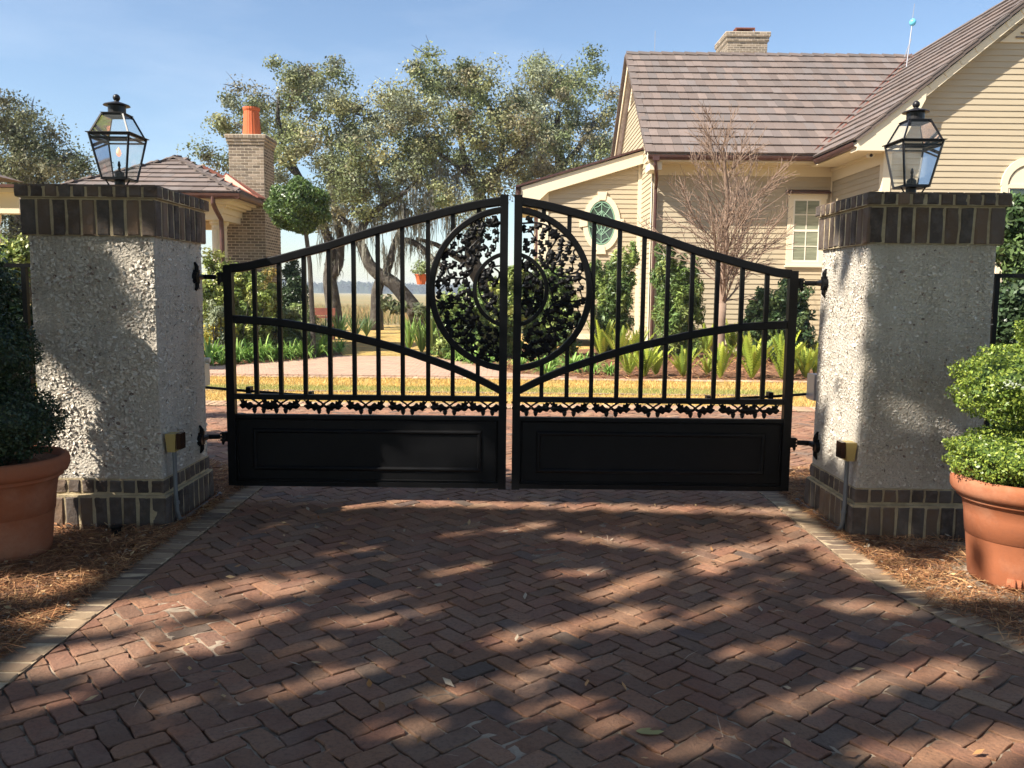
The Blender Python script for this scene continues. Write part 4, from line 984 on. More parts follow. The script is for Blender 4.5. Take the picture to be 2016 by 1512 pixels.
mb=MB(); gutter(mb,(.19,y-.05,4.80),(.19,32,4.80),(-1,0,0)); mb.tube([(.12,y+.02,4.76),(.12,y+.02,4.62),(.14,y+.03,4.5),(.6,YL+.02,4.1),(.72,YL+.02,3.9),(.72,YL+.02,.1)],.045,10); mb.build('gutter',M['copper'],H_)
# oval window
mb=MB(); ox,oz=2.72,3.80; n=48
def el(a,b,y,z=oz): return [(ox+a*math.sin(2*PI*k/n),y,z+b*math.cos(2*PI*k/n)) for k in range(n)]
mb.ring(el(.58,.86,YL-.055),el(.43,.68,YL-.055),(0,.05,0))
for a in (0,PI): mb.prism([(ox-.10,YL-.075,oz+math.cos(a)*.70),(ox+.10,YL-.075,oz+math.cos(a)*.70),(ox+.15,YL-.075,oz+math.cos(a)*.95),(ox-.15,YL-.075,oz+math.cos(a)*.95)],(0,.065,0))
for s in (-1,1): mb.prism([(ox+s*.44,YL-.075,oz-.09),(ox+s*.44,YL-.075,oz+.09),(ox+s*.68,YL-.075,oz+.14),(ox+s*.68,YL-.075,oz-.14)],(0,.065,0))
w=mb.build('oval_window',M['trim'],H_); mb=MB(); mb.prism(el(.44,.69,YL-.028),(0,.006,0)); mb.build('pane',M['pane2'],w)
mb=MB(); mb.ring(el(.425,.665,YL-.045),el(.385,.625,YL-.045),(0,.015,0))
def strip(P,wd=.0125): mb.tube([(ox+x,YL-.035,oz+z) for x,z in P],wd,6)
strip([(0,-.65),(0,.65)]); 
for s in (-1,1):
    strip([(0,.36),(s*.12,.14),(s*.16,0),(s*.12,-.14),(0,-.36)]); 
    for q in (-1,1):
        strip([(0,q*.60),(s*.1,q*.50),(s*.22,q*.46),(s*.32,q*.48)]); strip([(0,q*.16),(s*.12,q*.28),(s*.22,q*.42),(s*.28,q*.5)]); strip([(s*.40,q*.08),(s*.24,q*.18),(s*.12,q*.28),(0,q*.38)])
mb.build('sash',M['green'],w)
# downspouts
mb=MB(); mb.tube([(Xg-.1,Ye-.0,5.33),(Xg-.1,Ye+.02,5.15),(Xg+.0,Ye+.35,4.85),(Xg+.06,Yf-.12,4.6),(Xg+.06,Yf-.1,4.4),(Xg+.06,Yf-.1,.1)],.05,10); mb.box(Xg-.19,Xg-.01,Ye-.09,Ye+.06,5.24,5.36); mb.build('downspout',M['copper'],H_)
# brick stacks
CB=[(.19,.145,.10),(.24,.185,.13),(.15,.115,.085),(.29,.225,.165),(.21,.17,.13)]
def stack(mb,xa,xb,ya,yb,z0,z1,bl=.205,bh=.068,dark=1):
    mb.mi=1; mb.box(xa,xb,ya,yb,z0,z1); mb.mi=0
    r=0; z=z0
    while z+bh<z1+.01:
        for (o,u,n,L) in (((xa,ya),(1,0),(0,-1),xb-xa),((xb,ya),(0,1),(1,0),yb-ya),((xa,yb),(0,-1),(-1,0),yb-ya)):
            s=-bl*.5*(r%2)
            while s<L:
                a,b=max(s+.006,-.004),min(s+bl-.006,L+.004)
                if b-a>.03:
                    c=random.choice(CB); k=(.75+random.random()*.5)*dark; mb.col=tuple(q*k for q in c)
                    P=[(o[0]+u[0]*q+n[0]*.005,o[1]+u[1]*q+n[1]*.005,zz) for q,zz in ((a+.003,z+.009),(b-.003,z+.009),(b-.003,z+bh-.009),(a+.003,z+bh-.009))]; mb.poly(P)
                s+=bl
        z+=bh; r+=1
mb=MB(); stack(mb,7.02,8.34,28.5,29.9,8.8,9.98); stack(mb,6.98,8.38,28.46,29.94,9.98,10.13); stack(mb,6.94,8.42,28.42,29.98,10.13,10.28); c=mb.build('chimney',[M['cbrick'],M['cmortar']],H_)
mb=MB(); mb.box(7.35,8.0,28.8,29.5,10.28,10.31); mb.box(7.35,8.0,28.8,29.5,10.49,10.52)
for x in (7.35,7.97): 
    for y in (28.8,29.47): mb.box(x,x+.03,y,y+.03,10.31,10.49)
mb.box(7.42,7.93,28.9,29.4,10.28,10.42); mb.build('chimney_cap',M['flash'],c)
# lightning rod, roof finial with blue ball, camera dome
mb=MB(); mb.tube([(4.55,Yr,Zr+.03),(4.55,Yr,Zr+.75)],.010,5); tag(mb.build('lightning_rod',M['steel']),'thin lightning rod on the left end of the house ridge','lightning rod')
p=at(1797,44,26.5); t=thing('weather_mast',(p.x-.2,26.5,8.9),'thin roof mast with a pale blue ball on the right ridge','roof mast')
pb=at(1788,108,26.5); mb=MB(); mb.tube([(pb.x-.05,26.5,pb.z-.6),(pb.x,26.5,pb.z+.1),(p.x-.02,26.5,p.z-.1)],.018,6); mb.tube([(p.x-.02,26.5,p.z),(p.x+.02,26.5,p.z+.55)],.010,5); mb.tube([(at(1781,112,26.5)),(at(1794,77,26.5))],.016,5); mb.build('mast',M['steel'],t)
mb=MB(); blob(mb,(p.x,26.5,p.z),(.10,.10,.11),12,0); mb.build('ball',M['blueball'],t,smooth=True)
p=at(1713,305,20.9); t=thing('security_camera',tuple(p),'small white dome camera under the eave of the right wing','camera'); mb=MB(); mb.tube([(p.x,20.95,5.17),(p.x,20.95,p.z)],.03,10); mb.tube([(p.x,20.98,p.z),(p.x-.0,20.84,p.z-.02)],.065,16); mb.build('housing',M['white'],t); mb=MB(); mb.tube([(p.x,20.845,p.z-.02),(p.x,20.83,p.z-.02)],.04,12); mb.build('lens',M['lens'],t)

# ================================================================== PAVILION
P_=thing('garden_pavilion',(-9.04,22.72,0),'open garden pavilion with hipped tile roof and cream columns','pavilion')
cx,cy,hs,ze,za=-9.04,22.72,2.34,3.94,5.10
mb=MB(); 
dirs=[((cx-hs,cy-hs),(1,0)),((cx+hs,cy-hs),(0,1)),((cx+hs,cy+hs),(-1,0)),((cx-hs,cy+hs),(0,-1))]
for (o,u) in dirs:
    n_in=(-u[1],u[0]); up=Vector((n_in[0]*hs,n_in[1]*hs,za-ze)); L=up.length; up.normalize(); al=Vector((u[0],u[1],0)); nn=al.cross(up).normalized()
    mb.col=(.12,.08,.07); mb.poly([(o[0],o[1],ze-.005),(o[0]+u[0]*2*hs,o[1]+u[1]*2*hs,ze-.005),(cx,cy,za-.005)])
    rows=8; ex=L/rows
    tiles(mb,(o[0],o[1],ze),al,up,nn,rows,ex,.33,lambda r:(r*ex/L*hs*1.0,2*hs-r*ex/L*hs),th=.045)
for (sx,sy) in ((-1,-1),(1,-1),(1,1),(-1,1)):
    for k in range(9):
        a=Vector((cx+sx*hs,cy+sy*hs,ze+.03)).lerp(Vector((cx,cy,za+.04)),k/9); b=Vector((cx+sx*hs,cy+sy*hs,ze+.03)).lerp(Vector((cx,cy,za+.04)),(k+1.12)/9)
        dv=b-a; sdv=Vector((-dv.y,dv.x,0)).normalized()*.11; c=random.choice(RP); mb.col=tuple(q*.8 for q in c); mb.obox(a-sdv,dv,sdv*2,(0,0,.035))
mb.build('roof',M['tile'],P_)
mb=MB(); gutter(mb,(cx-hs,cy-hs+.02,ze-.01),(cx+hs+.1,cy-hs+.02,ze-.01),(0,-1,0)); gutter(mb,(cx+hs-.02,cy-hs-.1,ze-.012),(cx+hs-.02,cy+hs,ze-.012),(1,0,0)); mb.build('gutter',M['copper'],P_)
mb=MB(); a=hs-.12
for (d0,z0,z1) in ((.12,3.78,3.88),(.26,3.71,3.78),(.40,3.66,3.71),(.50,3.51,3.66),(.55,3.35,3.51)):
    q=hs-d0; mb.ring([(cx-q,cy-q,z0),(cx+q,cy-q,z0),(cx+q,cy+q,z0),(cx-q,cy+q,z0)],[(cx-q+.4,cy-q+.4,z0),(cx+q-.4,cy-q+.4,z0),(cx+q-.4,cy+q-.4,z0),(cx-q+.4,cy+q-.4,z0)],(0,0,z1-z0))
mb.box(cx-1.4,cx+1.4,cy-1.4,cy+1.4,3.62,3.65)
mb.build('entablature',M['trim'],P_)
for (sx,sy) in ((1,-1),(-1,-1),(1,1),(-1,1)):
    for k in range(2):
        x=cx+sx*(hs-.79); y=cy+sy*(hs-.79)
        if k: 
            if sx*sy<0: y-=sy*.41
            else: x-=sx*.41
        mb=MB(); mb.lathe([(.17,-.05),(.17,.12),(.15,.14),(.15,.18),(.125,.22),(.122,1.0),(.112,3.12),(.13,3.16),(.118,3.18),(.118,3.23),(.17,3.28),(.17,3.35)],(x,y,0),20); mb.build('column',M['trim'],P_,smooth=False)
mb=MB(); x,y=cx+hs-.56,cy-hs+.0; mb.tube([(x,y-.05,3.88),(x,y-.05,3.70),(x+.02,y+.05,3.56),(x+.05,y+.33,3.34),(x+.05,y+.36,3.15),(x+.05,y+.36,0)],.056,10); mb.build('downspout',M['copper'],P_)
# chimney of the pavilion
mb=MB(); ca,cb,ya,yb=-7.52,-6.60,22.32,23.23
stack(mb,ca,cb,ya,yb,4.07,5.42,bh=.075); stack(mb,ca-.025,cb+.025,ya-.025,yb+.025,5.42,5.50,bh=.075); stack(mb,ca-.05,cb+.05,ya-.05,yb+.05,5.50,5.58,bh=.075); stack(mb,ca-.075,cb+.075,ya-.075,yb+.075,5.58,5.68,bl=.10,bh=.09)
stack(mb,ca-.5,cb+.0,ya,yb+.54,0,3.76,bh=.075)
mb.mi=1; mb.prism([(cb-.002,yb+.54,3.76),(cb-.002,yb,4.36),(cb-.002,ya+.01,4.36),(cb-.002,ya+.01,3.76)],(ca-cb,0,0)); mb.mi=0
stack(mb,ca,cb,ya-.003,yb+.1,3.76,4.07,bh=.075)
c=mb.build('chimney',[M['cbrick'],M['cmortar']],P_)
mb=MB(); n=40; prof=[(.245,5.68),(.24,5.72),(.198,6.36),(.21,6.38),(.222,6.41),(.222,6.46),(.18,6.46),(.17,6.2)]
rings=[[mb.av(((ca+cb)/2+.02+ (r*(1-.03*(j%2)))*math.cos(2*PI*j/n),(ya+yb)/2+(r*(1-.03*(j%2)))*math.sin(2*PI*j/n),z)) for j in range(n)] for r,z in prof]
for k in range(len(rings)-1):
    for j in range(n): mb.face((rings[k][j],rings[k][(j+1)%n],rings[k+1][(j+1)%n],rings[k+1][j]))
mb.build('chimney_pot',M['orange'],c)
mb=MB(); mb.prism([(-8.2,22.30,4.80),(-6.68,22.30,4.02),(-6.68,22.30,4.11),(-8.2,22.30,4.89)],(0,-.02,0)); mb.prism([(-7.75,22.28,4.52),(-6.62,21.8,3.99),(-6.57,22.28,4.01),(-7.6,22.31,4.66)],(0,0,.035)); mb.build('flashing',M['flash'],P_)
# breezeway to the left
B_=thing('breezeway',(-11,16,0),'cream breezeway beam with dark roof edge beyond the left pillar','breezeway')
mb=MB(); mb.box(-16,-9.4,16.0,16.3,3.02,3.40); mb.box(-16,-9.4,15.9,16.4,3.40,3.48); mb.build('beam',M['trim'],B_); mb=MB(); mb.box(-16,-9.35,15.8,16.5,3.485,3.54); mb.build('roof_edge',M['copper'],B_)
mb=MB(); mb.col=(.15,.11,.09); mb.prism([(-16,14.6,3.55),(-9.05,14.6,3.55),(-9.4,14.6,3.66),(-16,14.6,3.9)],(0,1.0,0)); mb.build('roof',M['tile'],B_)
for x in (-10.0,-13.5):
    mb=MB(); mb.lathe([(.15,0),(.15,.15),(.12,.2),(.105,2.8),(.14,2.9),(.14,3.02)],(x,16.15,0),16); mb.build('column',M['trim'],B_)

# ================================================================== TREES
def oak(name,label,paths,E,dens,per,size,cols,moss=None,base=(0,0,0),crown_r=.55,group='live oaks beyond the garden',twigd=.35):
    t=thing(name,base,label,'tree',group)
    C=in_ellipsoids(E,dens*1.25); k=len(C); rad=crown_r*(.6+.7*rng.random(k))
    mb=MB(); skeleton(mb,paths,C,r_tip=.012,wig=.16)
    # twigs
    n=int(k*2.2)
    for i in rng.integers(0,k,n):
        a=Vector(C[i]); d=Vector(rng.normal(size=3)); d.z=abs(d.z)*.7; d.normalize(); L=rad[i]*(1.0+.5*random.random()); m=a+d*L*.5+Vector(rng.normal(size=3))*.06
        mb.tube([a,m,a+d*L],[.016,.011,.005],4,cap=False)
    mb.build('trunk',M['bark'],t,smooth=True)
    cc=np.array(cols)[rng.choice(len(cols),k)]*(1+.18*rng.normal(size=(k,1))).clip(.5,1.6)
    mb=MB(); mb.arr(*clumpcloud(C,rad*1.3,int(per*4.2),size*.58,.6,cc,flat=.75,shell=.65))
    mb.build('crown',M['leaf'],t)
    if moss:
        mb=MB()
        for pts,rd in paths:
            for k in range(len(pts)-1):
                if rd[k]>.26: continue
                a=np.array(pts[k]);b=np.array(pts[k+1]); n=int(46*np.linalg.norm(b-a)); tt=rng.random((n,1)); P=a+(b-a)*tt+rng.normal(size=(n,3))*rd[k]*.45
                P=P[np.sin(P[:,0]*3.1+P[:,2]*2)>-.2]; n=len(P)
                if n: mb.arr(*hang(P,.15+.55*rng.random(n)**2,.035,np.array([[.24,.24,.19],[.30,.29,.24]])[rng.integers(0,2,n)]))
        for (p,w,L,n) in moss:
            kk=5; sub=np.array(p)+rng.normal(size=(kk,3))*np.array([w*1.2,w,L*.15]); sl_=.35+.65*rng.random(kk); ii=rng.integers(0,kk,n); P=sub[ii]+rng.normal(size=(n,3))*np.array([w*.28,w*.28,L*.12]); ln=L*sl_[ii]*(.3+.7*rng.random(n)); c=np.array([[.27,.265,.22],[.34,.33,.28],[.20,.20,.165]])[rng.integers(0,3,n)]*(.8+.4*rng.random((n,1)))
            mb.arr(*hang(P,ln,.028,c))
        mb.build('moss',M['moss'],t)
    return t
OC=[(.22,.25,.11),(.27,.29,.13),(.18,.215,.10),(.31,.30,.145),(.24,.26,.17),(.25,.225,.13)]
D=35.0
def A(x,y,Y=D): return tuple(at(x,y,Y))
def EL(L,Y=D,dy=2.6):
    out=[]
    for (x,y,rx,ry) in L:
        c=at(x,y,Y+random.uniform(-1,1)); s=Y/CF; out.append(((c.x,c.y,c.z),(rx*s,dy,ry*s)))
    return out
def base_at(x,y): g=gr(x,y,-.03); return g
def mossl(L,Y=D): return [((*at(x,y,Y+random.uniform(-1.2,1.2)),),w*Y/CF,l*Y/CF,n) for x,y,w,l,n in L]
# gnarled left tree (trunk at 655,640)
oak('live_oak','mossy live oak with a thick upright trunk, above the pavilion chimney',
 [([A(658,650),A(655,600),A(650,565),A(648,540),A(655,500),A(640,450),A(625,430)],[.40,.32,.30,.26,.22,.18,.14]),
  ([A(652,548),A(668,520),A(672,470),A(660,420),A(650,360),A(655,300),A(640,250)],[.22,.20,.17,.15,.13,.09,.05]),
  ([A(625,430),A(590,350),A(560,290),A(545,230),A(550,180)],[.16,.13,.11,.08,.04]),([A(590,350),A(540,300),A(490,260),A(460,240)],[.12,.09,.07,.04]),
  ([A(640,450),A(610,420),A(590,405),A(560,420)],[.15,.13,.10,.07]),([A(650,360),A(700,300),A(700,250)],[.09,.07,.04])],
 EL([(570,150,50,38),(610,180,60,50),(530,200,55,50),(480,205,50,40),(660,165,40,35),(560,250,100,50),(450,270,38,35),(470,320,40,35),(660,240,60,50),(590,320,110,50),(680,330,60,60),(720,240,50,45),(700,390,60,30),(640,420,50,20),(420,310,22,25),(620,390,70,30)]),
 .62,62,.20,OC,mossl([(640,400,16,80,60),(600,410,12,60,50),(670,400,14,90,80),(655,470,9,70,60),(690,380,14,90,80),(632,450,6,60,30)]),base=A(658,650))
oak('live_oak','leaning mossy live oak with a curved double trunk above the gap in the path',
 [([A(835,665,33),A(822,620,33),A(800,585,33),A(775,558,33),A(745,540,33),A(725,520,33),A(716,495,33),A(704,465,33),A(690,440,33),A(650,420,33)],[.44,.34,.30,.28,.26,.23,.20,.17,.13,.08]),
  ([A(740,650,33),A(742,610,33),A(740,570,33),A(752,548,33),A(768,520,33),A(775,480,33),A(790,450,33),A(800,410,33)],[.29,.25,.22,.20,.16,.13,.11,.08]),
  ([A(775,480,33),A(800,470,33),A(830,485,33),A(850,510,33),A(880,530,33)],[.13,.13,.12,.11,.08]),
  ([A(704,465,33),A(720,430,33),A(760,400,33),A(800,380,33),A(830,340,33)],[.16,.14,.12,.09,.06]),([A(760,400,33),A(740,350,33),A(730,300,33)],[.10,.08,.05])],
 EL([(775,225,45,35),(690,360,50,40),(690,410,45,22),(620,430,30,14),(745,415,50,18),(830,415,50,22),(930,430,40,16),(740,290,60,50),(800,300,70,60),(760,360,90,40),(850,360,80,45),(720,330,50,40),(890,400,60,25),(800,220,50,50)],33,2.4),.75,60,.19,OC,
 mossl([(770,400,16,100,120),(735,420,14,90,110),(805,400,18,110,130),(690,440,14,70,80),(830,420,16,90,110),(790,470,8,80,80),(860,420,18,100,110),(900,410,16,70,80),(760,440,12,70,60),(775,490,7,70,70),(845,500,10,50,50),(870,370,25,90,90)],33),base=A(835,660,33))
oak('live_oak','broad live oak with a forked trunk just left of the house',
 [([A(985,670,34),A(975,600,34),A(950,545,34),A(925,520,34),A(935,470,34),A(945,420,34),A(945,385,34)],[.5,.44,.40,.34,.30,.28,.27]),
  ([A(945,385,34),A(950,360,34),A(985,330,34),A(1020,308,34),A(1040,280,34)],[.22,.19,.16,.13,.08]),
  ([A(945,385,34),A(930,350,34),A(910,300,34),A(905,250,34),A(880,200,34)],[.2,.17,.13,.10,.05]),
  ([A(930,350,34),A(880,310,34),A(830,290,34)],[.12,.09,.05]),([A(925,520,34),A(890,500,34),A(860,480,34),A(820,470,34)],[.16,.14,.10,.07]),([A(985,330,34),A(990,260,34),A(960,200,34)],[.10,.08,.04])],
 EL([(860,170,50,45),(910,160,55,50),(950,170,50,45),(840,230,60,55),(930,240,80,60),(1000,210,40,45),(960,310,70,45),(870,310,90,50),(1010,270,40,50),(830,150,18,14),(1035,250,40,45),(1030,320,40,35),(960,370,60,25)],34,2.8),.66,62,.20,OC,
 mossl([(860,340,18,90,90),(900,360,18,100,110),(920,380,14,80,80),(980,340,14,70,60),(830,360,16,100,90)],34),base=A(985,665,34))
oak('live_oak','live oak rising behind the left gable of the house',
 [([A(1075,640,38),A(1090,520,38),A(1100,420,38),A(1105,330,38),A(1095,270,38),A(1100,220,38)],[.5,.44,.36,.28,.18,.10]),
  ([A(1105,330,38),A(1140,290,38),A(1170,240,38)],[.16,.12,.06]),([A(1100,350,38),A(1060,300,38),A(1045,230,38),A(1060,160,38)],[.16,.12,.08,.04])],
 EL([(1090,160,45,35),(1140,150,45,35),(1060,110,14,20),(1060,200,55,50),(1120,220,80,60),(1180,220,28,45),(1060,280,60,50),(1140,300,70,50),(1090,350,90,30),(1040,340,30,50),(1195,280,25,60)],38,2.8),.60,60,.21,OC,
 mossl([(1100,330,16,50,70),(1120,340,12,40,40)],38),base=A(1075,640,38))
oak('live_oak','dense live oak at the far left behind the lantern',
 [([A(40,600,27),A(45,480,27),A(40,400,27),A(35,330,27),A(30,260,27)],[.45,.38,.3,.2,.1]),([A(40,400,27),A(90,340,27),A(130,310,27)],[.18,.12,.06]),([A(40,380,27),A(0,320,27),A(-30,260,27)],[.18,.12,.06])],
 EL([(-10,210,50,35),(40,240,55,40),(-20,280,60,50),(80,290,60,45),(40,330,70,50),(120,310,35,30),(150,340,32,25),(110,355,50,30),(165,345,20,18),(10,400,60,60),(40,470,50,50)],27,2.6),1.3,64,.15,[(.13,.14,.07),(.16,.165,.08),(.10,.12,.055),(.19,.18,.10)],
 mossl([(20,360,20,80,80),(60,340,20,70,70),(0,440,20,70,60)],27),base=A(40,600,27))
# shade canopy: two oaks behind and left of the viewer; where their shade falls follows the photo
KX,KY=.929,.536
LIT=[(520,1010,760,990,.10),(760,988,1290,1000,.12),(1290,1000,1560,1010,.11),(430,1045,560,1022,.09),(1100,1055,1300,1075,.09),(1080,1130,1180,1128,.07),(1180,1175,1300,1130,.09),(1000,1045,1090,1030,.06),
 (180,1220,560,1150,.20),(90,1305,420,1262,.14),(300,1255,540,1215,.10),(660,1232,860,1200,.07),(640,1330,760,1310,.05),(880,1375,1060,1335,.07),(760,1440,830,1430,.06),(970,1265,1050,1240,.07),(1110,1250,1260,1200,.09),
 (1380,1120,1560,1060,.11),(1560,1040,1700,1110,.16),(1690,1100,1860,1160,.24),(1500,1405,1700,1345,.07),(1700,1345,1900,1315,.08),(1780,1500,2030,1470,.10),(1640,1190,1800,1200,.09),
 (-60,1170,120,1155,.20),(140,1045,290,1045,.18),(400,1035,430,1020,.12),(60,1230,110,1210,.06),(1150,1440,1240,1420,.05),(200,1330,330,1300,.06),(1330,1090,1450,1075,.05),(560,1290,700,1255,.05),(500,1165,640,1140,.06),(720,1185,800,1165,.04),(860,1130,960,1110,.05),(1250,1240,1400,1210,.05),(1380,1205,1480,1180,.05),(500,1375,640,1345,.05),(290,1405,420,1375,.04),(1000,1330,1130,1300,.05),(1060,1405,1160,1380,.05),(1280,1485,1420,1460,.05),(640,1090,760,1075,.04),(860,1060,960,1045,.05),(1440,1290,1560,1260,.05),(40,1400,170,1370,.05)]
CAP=[]
for (a,b,c,d,r) in LIT: p=gr(a,b); q=gr(c,d); CAP.append((p[0],p[1],q[0],q[1],r))
def lp(x,y,z): return (x+KX*z,y+KY*z)
def addc(p,q,r): a=lp(*p); b=lp(*q); CAP.append((a[0],a[1],b[0],b[1],r))
CAP=[(a,b,c,d,r*1.08+.012) for a,b,c,d,r in CAP]
addc((-3.05,5.45,.95),(-2.45,5.45,.55),.20); addc((-3.1,5.45,.65),(-2.4,5.45,.36),.24); addc((-2.9,5.42,.2),(-2.35,5.42,.12),.16); addc((-2.48,5.45,1.82),(-2.42,5.45,1.65),.12); addc((-3.05,5.45,.98),(-2.9,5.45,.95),.07)
addc((2.3,5.6,1.75),(2.3,5.6,.6),.19); addc((2.3,6.0,1.85),(2.3,6.0,.9),.16); addc((2.3,5.9,.9),(2.3,5.9,.5),.1); addc((2.5,5.4,.9),(2.9,5.4,.75),.06)
for z in (.1,.5,.9,1.3,1.65): addc((2.62,4.5,z),(3.3,4.5,z),.40)
addc((-1.0,6.25,.2),(-.2,6.25,.5),.10)
CAPA=np.array(CAP)
def litd(P):
    d=np.full(len(P),9.0)
    for x0,y0,x1,y1,r in CAPA:
        ax,ay=x1-x0,y1-y0; L=ax*ax+ay*ay+1e-9; t=np.clip(((P[:,0]-x0)*ax+(P[:,1]-y0)*ay)/L,0,1)
        d=np.minimum(d,np.hypot(P[:,0]-x0-ax*t,P[:,1]-y0-ay*t)-r)
    return d
nC=4200
gx=-12+rng.random(nC)*24; gy=-13+rng.random(nC)*21.7; keep=((gy<7.0)|((gx<-2.1)&(gy<8.4))); gx,gy=gx[keep],gy[keep]; hh=6.5+rng.random(len(gx))*4.5
CC=np.column_stack([gx-KX*hh,gy-KY*hh,hh])
for half,(tb,lab) in enumerate((((-11.5,-4.5),'live oak behind the viewer on the left whose boughs shade the drive'),((-5.5,-7.0),'second live oak further behind the viewer whose boughs shade the drive'))):
    sel=(CC[:,0]<-7.5) if half==0 else (CC[:,0]>=-7.5); C=CC[sel]; t=thing('live_oak',(tb[0],tb[1],0),lab,'tree','shade oaks behind the viewer')
    mb=MB(); bxp=tb; top=(np.mean(C[:,0]),np.mean(C[:,1]),7.2)
    paths=[([(bxp[0],bxp[1],-.1),(bxp[0]+.2,bxp[1]+.1,1.5),(bxp[0]+.3,bxp[1]+.4,3.2),(bxp[0]+.6,bxp[1]+1.0,4.8)],[.55,.42,.36,.3])]
    for k in range(4):
        s=Vector((bxp[0]+.6,bxp[1]+1.0,4.8)); e=Vector(C[rng.integers(len(C))]); e.z=6.8; paths.append(([s,s.lerp(e,.4)+Vector((0,0,.9)),s.lerp(e,.75)+Vector((0,0,.6)),e],[.16,.12,.08,.04]))
    GN=C[litd(np.column_stack([C[:,0]+KX*C[:,2],C[:,1]+KY*C[:,2]]))>.12]
    skeleton(mb,paths,GN[rng.random(len(GN))<.35],r_tip=.008,wig=.1); mb.build('trunk',M['bark'],t,smooth=True)
    per=95; idx=np.repeat(np.arange(len(C)),per); P=C[idx]+rng.normal(size=(len(idx),3))*np.array([.34,.34,.28]); G=np.column_stack([P[:,0]+KX*P[:,2],P[:,1]+KY*P[:,2]])
    d=litd(G); k=(d>.0)|(rng.random(len(d))<.01); k&=(rng.random(len(d))<.97); k&=~((G[:,1]>7.1)&(G[:,0]>-2.2)); P=P[k]
    mb=MB(); mb.arr(*leaves(P,np.tile([0,0,.6],(len(P),1)),.19,.6,np.array(OC)[rng.integers(0,6,len(P))],1.0)); mb.build('crown',M['leaf'],t)
# ---- far treeline
mb=MB(); P=[]; nn=500; 
xs=np.linspace(-520,420,nn); h=9+3*np.sin(xs*.021)+2.0*np.sin(xs*.07+1)+1.5*rng.normal(size=nn)
for k in range(nn-1): mb.poly([(xs[k],900,-1),(xs[k+1],900,-1),(xs[k+1],905,h[k+1]*1.0),(xs[k],905,h[k])]); mb.poly([(xs[k],905,h[k]),(xs[k+1],905,h[k+1]),(xs[k+1],930,h[k+1]*.9),(xs[k],930,h[k]*.9)])
C=np.column_stack([-520+rng.random(900)*940,900+rng.random(900)*20,5+rng.random(900)*5]); mb.arr(*clumpcloud(C,np.full(900,4.5),30,2.6,.7,np.tile([[1,1,1]],(900,1))))
tag(mb.build('far_woods',M['far']),'low dark line of woods on the far side of the marsh','woods',kind='stuff')

# ================================================================== SHRUBS AND BED PLANTS
def shrub(name,label,cat,E,cols,cl=70,per=90,size=.09,base=(0,0,0),mat_=None,rad=.16,group=None,stem=.03,flat=1.0):
    if name=='podocarpus': flat=1.9; rad=.12; per=int(per*1.3)
    t=thing(name,base,label,cat,group); C=[]
    for (c,r) in E:
        k=max(6,int(cl*r[0]*r[2]*2)); d=unit(rng.normal(size=(k,3)))*(rng.random((k,1))**.38); C.append(np.array(c)+d*np.array(r))
    lo=[(c,r) for c,r in E if c[2]-r[2]<1.3]
    for (c,r) in lo:
        q=max(4,int(cl*r[0]*c[2]*.8)); a=rng.random(q)*2*PI; f=np.sqrt(rng.random(q)); C.append(np.column_stack([c[0]+r[0]*.85*f*np.cos(a),c[1]+r[1]*.85*f*np.sin(a),.08+rng.random(q)*max(.1,c[2]-.1)]))
    C=np.vstack(C); k=len(C); cc=np.array(cols)[rng.integers(0,len(cols),k)]*(1+.2*rng.normal(size=(k,1))).clip(.5,1.6)
    mb=MB(); mb.arr(*clumpcloud(C,rad*(.6+.8*rng.random(k)),per,size,.5,cc,flat=flat)) if name!='podocarpus' else mb.arr(*clumpcloud(C,rad*(.5+1.0*rng.random(k)),per,size*1.1,.24,cc,flat=flat)); mb.build('foliage',mat_ or M['leafg'],t)
    mb=MB(); 
    for i in rng.integers(0,k,min(k,12)): p=Vector(C[i]); b=Vector(base); b=Vector((b.x+(p.x-b.x)*.55,b.y+(p.y-b.y)*.55,0)); m=b.lerp(p,.5)+Vector((random.gauss(0,.03),random.gauss(0,.03),0)); mb.tube([b,m,p],[stem*.5,stem*.4,stem*.2],5,cap=False)
    mb.build('stem',M['bark'],t); return t
def SH(x,y,rx,ry,Y,d=None): c=at(x,y,Y); s=Y/CF; return (tuple(c),(rx*s,(d or rx*s),ry*s))
def B(x,Y): p=at(x,600,Y); return (p.x,Y,0)
YG=[(.20,.26,.06),(.27,.32,.08),(.15,.20,.05),(.34,.36,.10)]; GR=[(.14,.21,.055),(.20,.27,.07),(.10,.16,.045),(.26,.31,.09)]; DG=[(.035,.06,.025),(.05,.085,.035),(.07,.11,.05)]
shrub('evergreen_shrub','tall loose yellow green shrub just right of the left pillar','shrub',[SH(430,580,42,70,19.8),SH(475,545,30,35,19.8),SH(418,515,18,20,19.8),SH(512,580,26,50,19.6)],YG,base=B(440,19.3),cl=60)
shrub('evergreen_shrub','green shrub behind the second and third gate bars','shrub',[SH(490,610,50,55,21.2),SH(555,620,35,45,21.6)],GR,base=B(500,21.2))
shrub('golden_shrub','low bright yellow shrub at the foot of the left pillar','shrub',[SH(428,650,26,30,19.2)],[(.50,.42,.06),(.58,.50,.08),(.40,.36,.06)],base=B(428,19.2),mat_=M['leaf'])
shrub('conifer','bronze tipped narrow conifer left of the dark cone tree','conifer',[SH(525,590,22,52,20.5),SH(530,550,13,30,20.5)],[(.34,.24,.07),(.26,.24,.07),(.18,.19,.06),(.42,.30,.09)],base=B(525,20.5),size=.06,mat_=M['leaf'])
shrub('conifer','dark green cone shaped tree beneath the round topiary','conifer',[SH(578,610,32,50,21.5),SH(577,560,25,40,21.5),SH(575,530,14,28,21.5)],DG,base=B(577,21.5),size=.07,cl=110)
